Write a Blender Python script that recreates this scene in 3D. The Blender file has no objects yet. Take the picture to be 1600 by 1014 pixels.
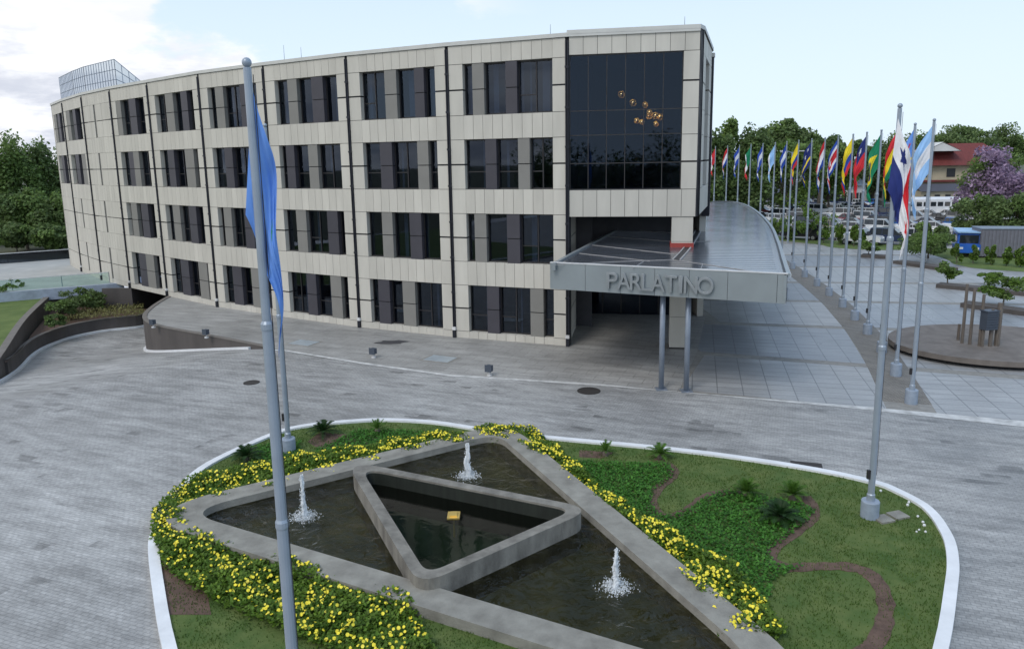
import bpy, math, random
from mathutils import Vector, Matrix
from mathutils.geometry import delaunay_2d_cdt
random.seed(7)
SC = bpy.context.scene; COL = SC.collection
# ---------------------------------------------------------------- camera model (fitted to the photo)
FPX=1164.4; PITCH=math.radians(10.335); ROLL=math.radians(.951); H=9.8; CX,CY=800.,462.3
def ray(x,y):
    a=(x-CX)/FPX;b=(CY-y)/FPX;c,s=math.cos(ROLL),math.sin(ROLL)
    u=a*c+b*s;v=b*c-a*s
    return (u,math.cos(PITCH)+v*math.sin(PITCH),-math.sin(PITCH)+v*math.cos(PITCH))
def G(x,y,z=0.):
    d=ray(x,y);t=(z-H)/d[2];return (d[0]*t,d[1]*t)
def A(x,y,Y):
    d=ray(x,y);t=Y/d[1];return (d[0]*t,Y,H+d[2]*t)
cam=bpy.data.cameras.new('camera'); co=bpy.data.objects.new('camera',cam); COL.objects.link(co); SC.camera=co
cam.sensor_width=36; cam.lens=FPX/1600*36; cam.shift_y=-(507-CY)/1600; cam.clip_end=3000; cam.clip_start=.1
Rt=Vector((1,0,0)); Up=Vector((0,math.sin(PITCH),math.cos(PITCH))); Fw=Vector((0,math.cos(PITCH),-math.sin(PITCH)))
c,s=math.cos(ROLL),math.sin(ROLL); Xc=Rt*c-Up*s; Yc=Rt*s+Up*c; Yc=Up*c+Rt*s
co.matrix_world=Matrix(((Xc.x,Yc.x,-Fw.x,0),(Xc.y,Yc.y,-Fw.y,0),(Xc.z,Yc.z,-Fw.z,H),(0,0,0,1)))
# ---------------------------------------------------------------- helpers
def tag(o,label=None,cat=None,group=None,kind=None):
    if label: o['label']=label
    if cat: o['category']=cat
    if group: o['group']=group
    if kind: o['kind']=kind
    return o
def empty(name,loc,rz=0,label=None,cat=None,group=None):
    o=bpy.data.objects.new(name,None); COL.objects.link(o); o.location=loc; o.rotation_euler=(0,0,rz); o.empty_display_size=.2
    return tag(o,label,cat,group)
def V2(a): return Vector((a[0],a[1]))
class MB:
    def __init__(s): s.v=[];s.f=[];s.m=[]
    def face(s,pts,mi=0):
        n=len(s.v); s.v+= [tuple(p) for p in pts]; s.f.append(tuple(range(n,n+len(pts)))); s.m.append(mi)
    def box(s,x0,x1,y0,y1,z0,z1,T=None,mi=0):
        P=[(x0,y0,z0),(x1,y0,z0),(x1,y1,z0),(x0,y1,z0),(x0,y0,z1),(x1,y0,z1),(x1,y1,z1),(x0,y1,z1)]
        if T: P=[T(*p) for p in P]
        n=len(s.v); s.v+=[tuple(p) for p in P]
        a_,b_,c_=[Vector(P[k])-Vector(P[0]) for k in (1,3,4)]; flip=a_.cross(b_).dot(c_)<0
        for f in ((0,3,2,1),(4,5,6,7),(0,1,5,4),(1,2,6,5),(2,3,7,6),(3,0,4,7)):
            s.f.append(tuple(n+i for i in (f[::-1] if flip else f))); s.m.append(mi)
    def prism(s,poly,z0,z1,mi=0,zf=None):
        n=len(poly); k=len(s.v)
        for p in poly: s.v.append((p[0],p[1],(zf(*p)+z0) if zf else z0))
        for p in poly: s.v.append((p[0],p[1],(zf(*p)+z1) if zf else z1))
        a=sum(poly[i][0]*poly[(i+1)%n][1]-poly[(i+1)%n][0]*poly[i][1] for i in range(n))
        o=list(range(n)) if a>0 else list(range(n))[::-1]
        s.f.append(tuple(k+n+i for i in o)); s.m.append(mi)
        s.f.append(tuple(k+i for i in o[::-1])); s.m.append(mi)
        for i in range(n):
            j=(i+1)%n; q=(k+o[i],k+o[j],k+n+o[j],k+n+o[i]); s.f.append(q); s.m.append(mi)
    def tube(s,pts,rad,n=10,mi=0,cap=True):
        pts=[Vector(p) for p in pts]; k=len(s.v)
        for i,p in enumerate(pts):
            d=(pts[min(i+1,len(pts)-1)]-pts[max(i-1,0)])
            d=d.normalized() if d.length>1e-9 else Vector((0,0,1))
            a=Vector((0,0,1)) if abs(d.z)<.95 else Vector((1,0,0))
            u=d.cross(a).normalized(); w=u.cross(d)
            r=rad[i] if hasattr(rad,'__len__') else rad
            for j in range(n):
                t=2*math.pi*j/n; s.v.append(tuple(p+(u*math.cos(t)+w*math.sin(t))*r))
        for i in range(len(pts)-1):
            for j in range(n):
                j2=(j+1)%n; s.f.append((k+i*n+j,k+i*n+j2,k+(i+1)*n+j2,k+(i+1)*n+j)); s.m.append(mi)
        if cap:
            s.f.append(tuple(k+j for j in range(n))[::-1]); s.m.append(mi)
            s.f.append(tuple(k+(len(pts)-1)*n+j for j in range(n))); s.m.append(mi)
    def lathe(s,prof,n=16,c=(0,0,0),mi=0):
        k=len(s.v)
        for r,z in prof:
            for j in range(n):
                t=2*math.pi*j/n; s.v.append((c[0]+r*math.cos(t),c[1]+r*math.sin(t),c[2]+z))
        for i in range(len(prof)-1):
            for j in range(n):
                j2=(j+1)%n; s.f.append((k+i*n+j,k+i*n+j2,k+(i+1)*n+j2,k+(i+1)*n+j)); s.m.append(mi)
        s.f.append(tuple(k+j for j in range(n))[::-1]); s.m.append(mi)
        s.f.append(tuple(k+(len(prof)-1)*n+j for j in range(n))); s.m.append(mi)
    def sphere(s,c,r,n=10,mi=0):
        pr=[(max(1e-4,r*math.sin(math.pi*i/(n//2+1))),-r*math.cos(math.pi*i/(n//2+1))) for i in range(n//2+2)]
        s.lathe(pr,n,c,mi)
    def cdt(s,poly,holes=(),zf=lambda x,y:0.,grid=(),mi=0):
        P=[];E=[]
        for pl in [poly]+list(holes):
            k=len(P); P+=[V2(p) for p in pl]; E+=[(k+i,k+(i+1)%len(pl)) for i in range(len(pl))]
        P+=[V2(g) for g in grid if inside(g,poly)]
        r=delaunay_2d_cdt(P,E,[],0,1e-5); k=len(s.v)
        s.v+=[(p.x,p.y,zf(p.x,p.y)) for p in r[0]]
        for f in r[2]:
            c=((r[0][f[0]]+r[0][f[1]]+r[0][f[2]])/3)
            if inside(c,poly) and not any(inside(c,h) for h in holes):
                a,b,d=[r[0][i] for i in f]
                ar=(b.x-a.x)*(d.y-a.y)-(d.x-a.x)*(b.y-a.y)
                f=f if ar>0 else f[::-1]
                s.f.append(tuple(k+i for i in f)); s.m.append(mi)
    def build(s,name,mats,parent=None,smooth=False,loc=None):
        me=bpy.data.meshes.new(name); me.from_pydata(s.v,[],s.f)
        if not isinstance(mats,(list,tuple)): mats=[mats]
        for m in mats: me.materials.append(m)
        if len(mats)>1: me.polygons.foreach_set('material_index',s.m)
        if smooth: me.polygons.foreach_set('use_smooth',[True]*len(s.f))
        me.update()
        o=bpy.data.objects.new(name,me); COL.objects.link(o)
        if parent: o.parent=parent
        if loc: o.location=loc
        return o
def inside(p,poly):
    x,y=p[0],p[1]; r=False; n=len(poly); j=n-1
    for i in range(n):
        xi,yi=poly[i][0],poly[i][1]; xj,yj=poly[j][0],poly[j][1]
        if (yi>y)!=(yj>y) and x<(xj-xi)*(y-yi)/(yj-yi)+xi: r=not r
        j=i
    return r
def smooth(pts,closed=False,k=6):
    n=len(pts); out=[]
    for i in range(n if closed else n-1):
        g=lambda j: Vector(pts[j%n]) if closed else Vector(pts[max(0,min(n-1,j))])
        a,b,c,d=g(i-1),g(i),g(i+1),g(i+2)
        for t in range(k):
            t/=k; out.append(tuple(.5*((2*b)+(c-a)*t+(2*a-5*b+4*c-d)*t*t+(3*b-a-3*c+d)*t**3)))
    if not closed: out.append(tuple(pts[-1]))
    return out
def offset(pts,d,closed=False):
    n=len(pts); out=[]
    for i in range(n):
        if closed: a,b=V2(pts[i-1]),V2(pts[(i+1)%n])
        else: a,b=V2(pts[max(0,i-1)]),V2(pts[min(n-1,i+1)])
        t=(b-a); t=t.normalized() if t.length>0 else Vector((1,0))
        out.append((pts[i][0]-t.y*d,pts[i][1]+t.x*d))   # +d = left of travel
    return out
def roundpoly(pts,r,k=6):
    out=[];n=len(pts)
    for i in range(n):
        p=V2(pts[i]);a=(V2(pts[i-1])-p);b=(V2(pts[(i+1)%n])-p)
        an=a.angle(b);d=min(r/math.tan(an/2),a.length*.45,b.length*.45)
        p0=p+a.normalized()*d;p1=p+b.normalized()*d
        for j in range(k+1):
            t=j/k; q=p0*(1-t)**2+p*2*t*(1-t)+p1*t*t; out.append((q.x,q.y))
    return out
def shrink(pts,d):   # inset a convex CCW polygon
    n=len(pts);out=[]
    for i in range(n):
        p0,p1,p2=V2(pts[i-1]),V2(pts[i]),V2(pts[(i+1)%n])
        a=(p1-p0).normalized();b=(p2-p1).normalized();na=Vector((-a.y,a.x));nb=Vector((-b.y,b.x))
        m=(na+nb); m=m/(1+na.dot(nb)); q=p1+m*d; out.append((q.x,q.y))
    return out
def strip(mb,a,b,z0,z1,closed=False,mi=0,zf=None):   # solid band between polylines a and b
    n=len(a); zf=zf or (lambda x,y:0.)
    for i in range(n if closed else n-1):
        j=(i+1)%n
        A0,A1,B0,B1=a[i],a[j],b[i],b[j]
        z=lambda p,h:(p[0],p[1],zf(*p[:2])+h)
        mb.face([z(A0,z1),z(A1,z1),z(B1,z1),z(B0,z1)],mi)
        mb.face([z(A0,z0),z(A1,z0),z(A1,z1),z(A0,z1)],mi)
        mb.face([z(B1,z0),z(B0,z0),z(B0,z1),z(B1,z1)],mi)
    if not closed:
        for p,q in ((a[0],b[0]),(a[-1],b[-1])): mb.face([z(p,z0),z(q,z0),z(q,z1),z(p,z1)],mi)
def copy_tree(o,parent=None):
    c=o.copy(); COL.objects.link(c); c.parent=parent
    for ch in o.children: copy_tree(ch,c)
    return c
# ---------------------------------------------------------------- materials
MATS={}
def mat(name,col,rough=.7,metal=0.,col2=None,scale=2.,var=.12,bump=0.,bscale=40.,island=0.,spec=.5,detail=5,coat=0,trans=0,world=False,rvar=0,stretch=None,sss=0):
    m=bpy.data.materials.new(name); m.use_nodes=True; N=m.node_tree.nodes; L=m.node_tree.links
    b=N['Principled BSDF']; b.inputs['Roughness'].default_value=rough; b.inputs['Metallic'].default_value=metal
    b.inputs['Specular IOR Level'].default_value=spec; b.inputs['Coat Weight'].default_value=coat
    if trans: b.inputs['Transmission Weight'].default_value=trans
    tc=N.new('ShaderNodeNewGeometry') if world else N.new('ShaderNodeTexCoord')
    vec=tc.outputs['Position' if world else 'Object']
    if stretch:
        mp=N.new('ShaderNodeMapping'); mp.inputs['Scale'].default_value=stretch; L.new(vec,mp.inputs[0]); vec=mp.outputs[0]
    nz=N.new('ShaderNodeTexNoise'); nz.inputs['Scale'].default_value=scale; nz.inputs['Detail'].default_value=detail; nz.inputs['Roughness'].default_value=.6
    L.new(vec,nz.inputs['Vector'])
    cr=N.new('ShaderNodeValToRGB'); cr.color_ramp.elements[0].position=.3; cr.color_ramp.elements[1].position=.7
    c1=[max(0,x*(1-var)) for x in col]; c2=col2 or [min(1,x*(1+var)) for x in col]
    cr.color_ramp.elements[0].color=(*c1,1); cr.color_ramp.elements[1].color=(*c2,1)
    L.new(nz.outputs['Fac'],cr.inputs[0]); out=cr.outputs[0]
    if island:
        gi=N.new('ShaderNodeNewGeometry'); mr=N.new('ShaderNodeMapRange'); mr.inputs[3].default_value=1-island; mr.inputs[4].default_value=1+island
        L.new(gi.outputs['Random Per Island'],mr.inputs[0]); hs=N.new('ShaderNodeHueSaturation')
        L.new(mr.outputs[0],hs.inputs['Value']); L.new(out,hs.inputs['Color']); out=hs.outputs[0]
    L.new(out,b.inputs['Base Color'])
    if rvar:
        mr=N.new('ShaderNodeMapRange'); mr.inputs[1].default_value=.3; mr.inputs[2].default_value=.7; mr.inputs[3].default_value=max(.02,rough-rvar); mr.inputs[4].default_value=rough+rvar
        L.new(nz.outputs['Fac'],mr.inputs[0]); L.new(mr.outputs[0],b.inputs['Roughness'])
    if bump:
        n2=N.new('ShaderNodeTexNoise'); n2.inputs['Scale'].default_value=bscale; L.new(vec,n2.inputs['Vector'])
        bp=N.new('ShaderNodeBump'); bp.inputs['Strength'].default_value=bump; bp.inputs['Distance'].default_value=.02
        L.new(n2.outputs['Fac'],bp.inputs['Height']); L.new(bp.outputs[0],b.inputs['Normal'])
    MATS[name]=m; return m
def leafmat(name,c1,c2,island=.45,scale=.6):
    m=mat(name,c1,rough=.55,col2=c2,scale=scale,island=island,spec=.3)
    N=m.node_tree.nodes;L=m.node_tree.links;b=N['Principled BSDF'];out=[n for n in N if n.type=='OUTPUT_MATERIAL'][0]
    tr=N.new('ShaderNodeBsdfTranslucent'); src=b.inputs['Base Color'].links[0].from_socket; L.new(src,tr.inputs[0])
    mx=N.new('ShaderNodeMixShader'); mx.inputs[0].default_value=.4; L.new(b.outputs[0],mx.inputs[1]); L.new(tr.outputs[0],mx.inputs[2]); L.new(mx.outputs[0],out.inputs[0])
    return m
def paving(name,c1,c2,mortar,bw,bh,ms,rot,rough=.6,off=.5,big=.18,stain=.12,bump=.3,squash=0,patch=0,rvar=.15,spec=.5):
    m=bpy.data.materials.new(name); m.use_nodes=True; N=m.node_tree.nodes; L=m.node_tree.links; b=N['Principled BSDF']
    g=N.new('ShaderNodeNewGeometry'); mp=N.new('ShaderNodeMapping'); mp.inputs['Rotation'].default_value=(0,0,rot); L.new(g.outputs['Position'],mp.inputs[0])
    br=N.new('ShaderNodeTexBrick'); br.inputs['Scale'].default_value=1; br.inputs['Brick Width'].default_value=bw; br.inputs['Row Height'].default_value=bh
    br.inputs['Mortar Size'].default_value=ms; br.inputs['Mortar Smooth'].default_value=.3; br.offset=off; br.inputs['Color1'].default_value=(*c1,1); br.inputs['Color2'].default_value=(*c2,1); br.inputs['Mortar'].default_value=(*mortar,1)
    L.new(mp.outputs[0],br.inputs[0]); out=br.outputs['Color']
    def mul(out,sc,amt,stretch=(1,1,1),lo=.35,hi=.65):
        mq=N.new('ShaderNodeMapping'); mq.inputs['Scale'].default_value=stretch; L.new(mp.outputs[0],mq.inputs[0])
        nz=N.new('ShaderNodeTexNoise'); nz.inputs['Scale'].default_value=sc; nz.inputs['Detail'].default_value=6; nz.inputs['Roughness'].default_value=.65; L.new(mq.outputs[0],nz.inputs[0])
        mr=N.new('ShaderNodeMapRange'); mr.inputs[1].default_value=lo; mr.inputs[2].default_value=hi; mr.inputs[3].default_value=1-amt; mr.inputs[4].default_value=1+amt*.6; L.new(nz.outputs['Fac'],mr.inputs[0])
        mx=N.new('ShaderNodeMix'); mx.data_type='RGBA'; mx.blend_type='MULTIPLY'; mx.inputs[0].default_value=1; L.new(out,mx.inputs[6]); L.new(mr.outputs[0],mx.inputs[7]); return mx.outputs[2],nz
    out,n1=mul(out,.12,big); out,n2=mul(out,1.3,stain,(.35,1.6,1)); out,n3=mul(out,9,stain*.8,(1,1,1),.3,.7)
    if patch:   # groups of replaced, darker blocks
        b2=N.new('ShaderNodeTexBrick'); b2.inputs['Scale'].default_value=1; b2.inputs['Brick Width'].default_value=bw*5; b2.inputs['Row Height'].default_value=bh*3; b2.inputs['Mortar Size'].default_value=0
        b2.inputs['Color1'].default_value=(0,0,0,1); b2.inputs['Color2'].default_value=(1,1,1,1); L.new(mp.outputs[0],b2.inputs[0])
        sp=N.new('ShaderNodeTexNoise'); sp.inputs['Scale'].default_value=.5; L.new(mp.outputs[0],sp.inputs[0])
        ad=N.new('ShaderNodeMath'); ad.operation='MULTIPLY'; L.new(b2.outputs['Color'],ad.inputs[0]); L.new(sp.outputs['Fac'],ad.inputs[1])
        mr=N.new('ShaderNodeMapRange'); mr.inputs[1].default_value=.52; mr.inputs[2].default_value=.58; mr.inputs[3].default_value=1; mr.inputs[4].default_value=1-patch; L.new(ad.outputs[0],mr.inputs[0])
        mx=N.new('ShaderNodeMix'); mx.data_type='RGBA'; mx.blend_type='MULTIPLY'; mx.inputs[0].default_value=1; L.new(out,mx.inputs[6]); L.new(mr.outputs[0],mx.inputs[7]); out=mx.outputs[2]
    L.new(out,b.inputs['Base Color'])
    mr=N.new('ShaderNodeMapRange'); mr.inputs[1].default_value=.35; mr.inputs[2].default_value=.65; mr.inputs[3].default_value=rough-rvar; mr.inputs[4].default_value=rough+rvar; L.new(n1.outputs['Fac'],mr.inputs[0]); L.new(mr.outputs[0],b.inputs['Roughness'])
    b.inputs['Specular IOR Level'].default_value=spec
    bp=N.new('ShaderNodeBump'); bp.inputs['Strength'].default_value=bump; bp.inputs['Distance'].default_value=.01; bp.invert=True; L.new(br.outputs['Fac'],bp.inputs['Height']); L.new(bp.outputs[0],b.inputs['Normal'])
    return m
def glassmat(name,ior=1.65,tint=(.42,.47,.55),rough=.02,refl=(.85,.9,1)):
    m=bpy.data.materials.new(name); m.use_nodes=True; N=m.node_tree.nodes; L=m.node_tree.links; N.remove(N['Principled BSDF']); out=[n for n in N if n.type=='OUTPUT_MATERIAL'][0]
    t=N.new('ShaderNodeBsdfTransparent'); t.inputs[0].default_value=(*tint,1); gl=N.new('ShaderNodeBsdfGlossy'); gl.inputs['Roughness'].default_value=rough; gl.inputs['Color'].default_value=(*refl,1)
    fr=N.new('ShaderNodeFresnel'); fr.inputs[0].default_value=ior; mx=N.new('ShaderNodeMixShader'); gg=N.new('ShaderNodeNewGeometry'); sb=N.new('ShaderNodeMath'); sb.operation='SUBTRACT'; sb.inputs[0].default_value=1; L.new(gg.outputs['Backfacing'],sb.inputs[1]); ml=N.new('ShaderNodeMath'); ml.operation='MULTIPLY'; L.new(fr.outputs[0],ml.inputs[0]); L.new(sb.outputs[0],ml.inputs[1]); L.new(ml.outputs[0],mx.inputs[0]); L.new(t.outputs[0],mx.inputs[1]); L.new(gl.outputs[0],mx.inputs[2]); L.new(mx.outputs[0],out.inputs[0])
    return m
ROT=math.radians(21)
M_road=paving('road_pavers',(.41,.408,.395),(.345,.343,.333),(.275,.274,.27),.2,.1,.011,ROT,rough=.6,big=.3,stain=.3,bump=.35,patch=.4)
M_walk=paving('walk_tiles',(.36,.355,.34),(.325,.32,.305),(.23,.225,.21),1.1,.75,.016,ROT,rough=.6,big=.22,stain=.22)
M_band=mat('band_pavers',(.235,.225,.205),.75,col2=(.3,.29,.265),scale=3,world=True,bump=.3)
M_panel=paving('light_pavers',(.375,.38,.38),(.335,.34,.342),(.2,.205,.208),1.05,.7,.028,math.radians(14),rough=.42,off=0,big=.1,stain=.14,rvar=.12)
M_panelb=paving('blue_pavers',(.285,.3,.32),(.25,.265,.285),(.15,.16,.175),1.05,.7,.028,math.radians(14),rough=.36,off=0,big=.14,stain=.16,rvar=.12)
M_strip=paving('strip_pavers',(.235,.218,.195),(.195,.18,.162),(.13,.12,.1),.2,.1,.012,.9,rough=.75,off=.5,big=.1,stain=.2)
M_terr=mat('terrain_earth',(.07,.075,.045),.9,col2=(.1,.11,.06),scale=.3,world=True)
M_asph=mat('parking_asphalt',(.1,.1,.105),.85,col2=(.16,.16,.165),scale=.4,world=True)
M_white=mat('white_paint',(.72,.73,.74),.5,scale=1.5,var=.1,world=True,bump=.1)
M_line=mat('worn_white_line',(.4,.4,.39),.7,col2=(.68,.68,.66),scale=2,world=True)
M_stone=mat('stone_panel',(.545,.518,.457),.55,scale=1.1,var=.09,island=.05,spec=.35,detail=9,stretch=(1,1,.22))
M_pier=mat('fin_stone',(.21,.203,.186),.6,scale=1,var=.06,island=.05)
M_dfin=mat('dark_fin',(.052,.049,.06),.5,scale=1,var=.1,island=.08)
M_core=mat('dark_joint',(.02,.02,.022),.8)
M_spout=mat('dark_metal',(.022,.024,.034),.35,metal=.3)
M_coping=mat('coping',(.56,.555,.52),.5,scale=1.2,var=.07)
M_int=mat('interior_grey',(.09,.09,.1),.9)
M_frame=mat('window_frame',(.035,.033,.035),.4,metal=.3)
M_blind=mat('blind',(.34,.35,.36),.8,scale=1.5)
M_glass=glassmat('window_glass',1.65,refl=(.7,.82,1))
M_cglass=glassmat('curtain_glass',1.5,(.42,.47,.6),refl=(.6,.75,1))
M_clear=glassmat('balustrade_glass',1.45,(.8,.9,.88))
M_smoke=glassmat('fence_glass',1.5,(.22,.25,.28))
M_metalroof=mat('canopy_sheet',(.175,.19,.22),.2,metal=.7,scale=.5,var=.14,rvar=.04,world=True)
M_fascia=mat('fascia_panel',(.30,.335,.35),.38,metal=.35,scale=.8,var=.07)
M_letter=mat('letter_metal',(.33,.355,.37),.35,metal=.5)
M_seam=mat('white_seam',(.6,.6,.6),.5)
M_seamg=mat('grey_seam',(.36,.35,.34),.6)
M_steel=mat('blue_grey_steel',(.25,.29,.35),.35,metal=.3,scale=2)
M_pole=mat('pole_paint',(.30,.35,.41),.35,metal=.25,scale=3,var=.07)
M_base=mat('pole_base_paint',(.27,.32,.39),.55,scale=5,var=.12,bump=.1)
M_wallbr=mat('brown_render',(.085,.075,.07),.85,scale=.7,var=.25,stretch=(1,1,.25),detail=8)
M_wallcap=mat('brown_cap',(.16,.145,.13),.8,scale=2)
M_red=mat('red_membrane',(.32,.05,.04),.6)
M_blk=mat('black_gutter',(.02,.02,.022),.5)
M_conc=mat('pool_concrete',(.2,.19,.165),.85,col2=(.31,.3,.262),scale=1.8,bump=.5,bscale=25,detail=10)
M_concd=mat('basin_concrete',(.13,.122,.105),.85,col2=(.28,.265,.23),scale=2,bump=.5,stretch=(1,1,.4),detail=10)
M_poolfl=mat('pool_floor',(.08,.09,.05),.9,col2=(.2,.19,.11),scale=.9,world=True)
M_poolfl2=mat('deep_floor',(.05,.065,.045),.9,col2=(.09,.105,.08),scale=.9,world=True)
M_shade_lining=mat('shade_lining',(.016,.02,.015),.6,scale=2,var=.3,stretch=(3,3,.4))  # greenish near-black: shade and reflection on the inner walls put into the colour
M_soil=mat('soil',(.085,.052,.038),.95,col2=(.15,.095,.07),scale=4,world=True,bump=.6)
M_grassb=mat('grass_ground',(.055,.115,.018),.95,col2=(.12,.155,.04),scale=1.4,world=True,bump=.8,bscale=60,detail=10)
M_lawn=mat('lawn_ground',(.07,.12,.02),.95,col2=(.13,.18,.045),scale=.6,world=True,bump=.8,bscale=30)
M_blade=leafmat('grass_blade',(.06,.13,.02),(.12,.18,.04),.3,2)
M_cover=leafmat('cover_leaf',(.05,.17,.02),(.09,.25,.035),.4,3)
M_hedge=leafmat('hedge_leaf',(.07,.15,.015),(.17,.27,.035),.4,3)
M_yel=mat('yellow_petal',(.8,.62,.02),.5,col2=(.9,.8,.05),scale=20,island=.15)
M_cyc=leafmat('cycad_leaf',(.02,.06,.015),(.04,.09,.025),.3,3)
M_palmy=leafmat('bright_palm',(.07,.16,.02),(.12,.24,.04),.3,3)
M_bark=mat('bark',(.1,.08,.06),.9,col2=(.2,.17,.14),scale=6,bump=.6)
M_gold=mat('gold',(.85,.6,.18),.35,metal=.7)
M_wood=mat('weathered_wood',(.11,.09,.075),.8,col2=(.19,.165,.14),scale=4,stretch=(3,3,.3),bump=.3)
M_deck=mat('disc_deck',(.135,.115,.1),.8,col2=(.2,.175,.155),scale=1.5,detail=8)
M_slate=mat('slate_box',(.06,.075,.1),.5)
M_concband=mat('terrace_band',(.33,.38,.46),.7,scale=1.5,var=.2)
M_terrace=mat('terrace_deck',(.36,.37,.36),.7,col2=(.44,.44,.42),scale=.5,world=True)
# ---------------------------------------------------------------- world and sun
W=bpy.data.worlds.new('World'); SC.world=W; W.use_nodes=True; N=W.node_tree.nodes; L=W.node_tree.links; bg=N['Background']
SUN_EL=math.radians(48); SUN_AZ=math.radians(215)   # compass-like rotation
sky=N.new('ShaderNodeTexSky'); sky.sky_type='NISHITA'; sky.sun_disc=False; sky.sun_elevation=SUN_EL; sky.sun_rotation=SUN_AZ; sky.air_density=1.; sky.dust_density=2.; sky.altitude=50
tc=N.new('ShaderNodeTexCoord'); sep=N.new('ShaderNodeSeparateXYZ'); L.new(tc.outputs['Generated'],sep.inputs[0])
def math_(op,a,b=None,clamp=False):
    n=N.new('ShaderNodeMath'); n.operation=op; n.use_clamp=clamp
    for i,x in enumerate((a,b)):
        if x is None: continue
        if isinstance(x,(int,float)): n.inputs[i].default_value=x
        else: L.new(x,n.inputs[i])
    return n.outputs[0]
def noise(vec,sc,det,ro,st):
    mp=N.new('ShaderNodeMapping'); mp.inputs['Scale'].default_value=st; L.new(vec,mp.inputs[0])
    n=N.new('ShaderNodeTexNoise'); n.inputs['Scale'].default_value=sc; n.inputs['Detail'].default_value=det; n.inputs['Roughness'].default_value=ro; L.new(mp.outputs[0],n.inputs[0]); return n.outputs['Fac']
def ramp(x,a,b,lo=0,hi=1,smoothstep=True):
    n=N.new('ShaderNodeMapRange'); n.interpolation_type='SMOOTHSTEP'; n.inputs[1].default_value=a; n.inputs[2].default_value=b; n.inputs[3].default_value=lo; n.inputs[4].default_value=hi; L.new(x,n.inputs[0]); return n.outputs[0]
D=tc.outputs['Generated']
# direction masks: clouds gather toward the left (-x), the sky clears to the right
left=ramp(sep.outputs['X'],-.62,-.05,1,0)
n1=noise(D,3.2,8,.55,(1,1,2.2)); n2=noise(D,7,8,.6,(1,1,3.5))
cl=math_('ADD',n1,math_('MULTIPLY',left,.24)); mask=math_('MULTIPLY',ramp(cl,.6,.66),ramp(sep.outputs['X'],.05,-.15,0,1))
grey=ramp(n2,.36,.6)
def mixc(fac,a,b):
    n=N.new('ShaderNodeMix'); n.data_type='RGBA'
    if isinstance(fac,(int,float)): n.inputs[0].default_value=fac
    else: L.new(fac,n.inputs[0])
    for k,x in ((6,a),(7,b)):
        if isinstance(x,tuple): n.inputs[k].default_value=(*x,1)
        else: L.new(x,n.inputs[k])
    return n.outputs[2]
lowleft=math_('MULTIPLY',ramp(sep.outputs['Z'],.22,.02),left)
cloudc=mixc(math_('MULTIPLY',grey,math_('ADD',.25,math_('MULTIPLY',lowleft,.75))),(9.3,9.4,9.7),(4.6,5.0,6.0))
haze=ramp(sep.outputs['Z'],.0,.5,1,0)
base=mixc(.75,sky.outputs[0],(4.9,6.6,9.0))
base=mixc(math_('MULTIPLY',haze,.75),base,(7.4,8.5,9.3))
colr=mixc(mask,base,cloudc)
L.new(colr,bg.inputs[0]); bg.inputs[1].default_value=.1
sl=bpy.data.lights.new('sun','SUN'); so=bpy.data.objects.new('sun',sl); COL.objects.link(so); sl.energy=1.0; sl.angle=math.radians(20); sl.color=(1,.96,.9)
# sky sun_rotation measured from +Y clockwise: direction (sin az, cos az)
dv=Vector((math.sin(SUN_AZ)*math.cos(SUN_EL),math.cos(SUN_AZ)*math.cos(SUN_EL),math.sin(SUN_EL)))
so.rotation_euler=dv.to_track_quat('Z','Y').to_euler(); so.location=(0,0,60)
SC.view_settings.view_transform='Standard'; SC.view_settings.look='None'; SC.view_settings.gamma=1; SC.view_settings.exposure=0.3
# ---------------------------------------------------------------- ground
def hroad(x,y):
    b=.1099*(x+13.2)-.1139*(y-39.3)
    b=(b-math.sqrt(b*b+.02))/2
    m=-2.7; d=b-m; return m+(d+math.sqrt(d*d+.05))/2
def GR(x,y,dz=0):
    z=0
    for _ in range(40):
        p=G(x,y,z+dz); z=.6*z+.4*hroad(*p)
    return G(x,y,z+dz)
RAMPW=[(-13.2,39.25),(-16.2,41.3),(-19.2,43.3),(-21.6,44.9),(-23.4,46.6),(-24.7,48.9),(-25.5,51.7),(-26.0,54.5),(-26.3,57.2)]
def zlawn(x,y): return .012-.7*max(0,min(1,(y-26)/10))
LAWNW=[(-22,5),(-21.3,18),(-23.2,29),G(0,560,-.64),G(40,500,-.64),(-38,60.3)]
TERRW=[(-38,60.3),(-33.66,62.72),(-33.45,63.2)]
PLAZA=[(60,8.2),(18.4,25.6),(13.21,27.93),(6.98,30.31),(3.86,31.39),(-3.02,33.27),(-7.6,35.7),(-12.33,38.58)]
HOLE=[(60,-45),*PLAZA,*RAMPW,(-26.6,67),(-33.4,67),*TERRW[::-1],(-40.91,58.75),(-62,47.2),(-62,-45)]
mb=MB(); mb.cdt([(-900,-900),(900,-900),(900,1500),(-900,1500)],[HOLE],lambda x,y:-.012); tag(mb.build('terrain',M_terr),kind='structure')
mb=MB(); grid=[(x*.9,y*.9) for x in range(-42,-11) for y in range(20,74)]
BT=[(-10.75,19.25),(6.5,10.1),(-.25,26.1)]; RO=roundpoly(BT,1.5,10)
mb.cdt(HOLE,[shrink(RO[::1],.1)],hroad,grid); tag(mb.build('road',M_road,smooth=True),kind='structure')
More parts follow.
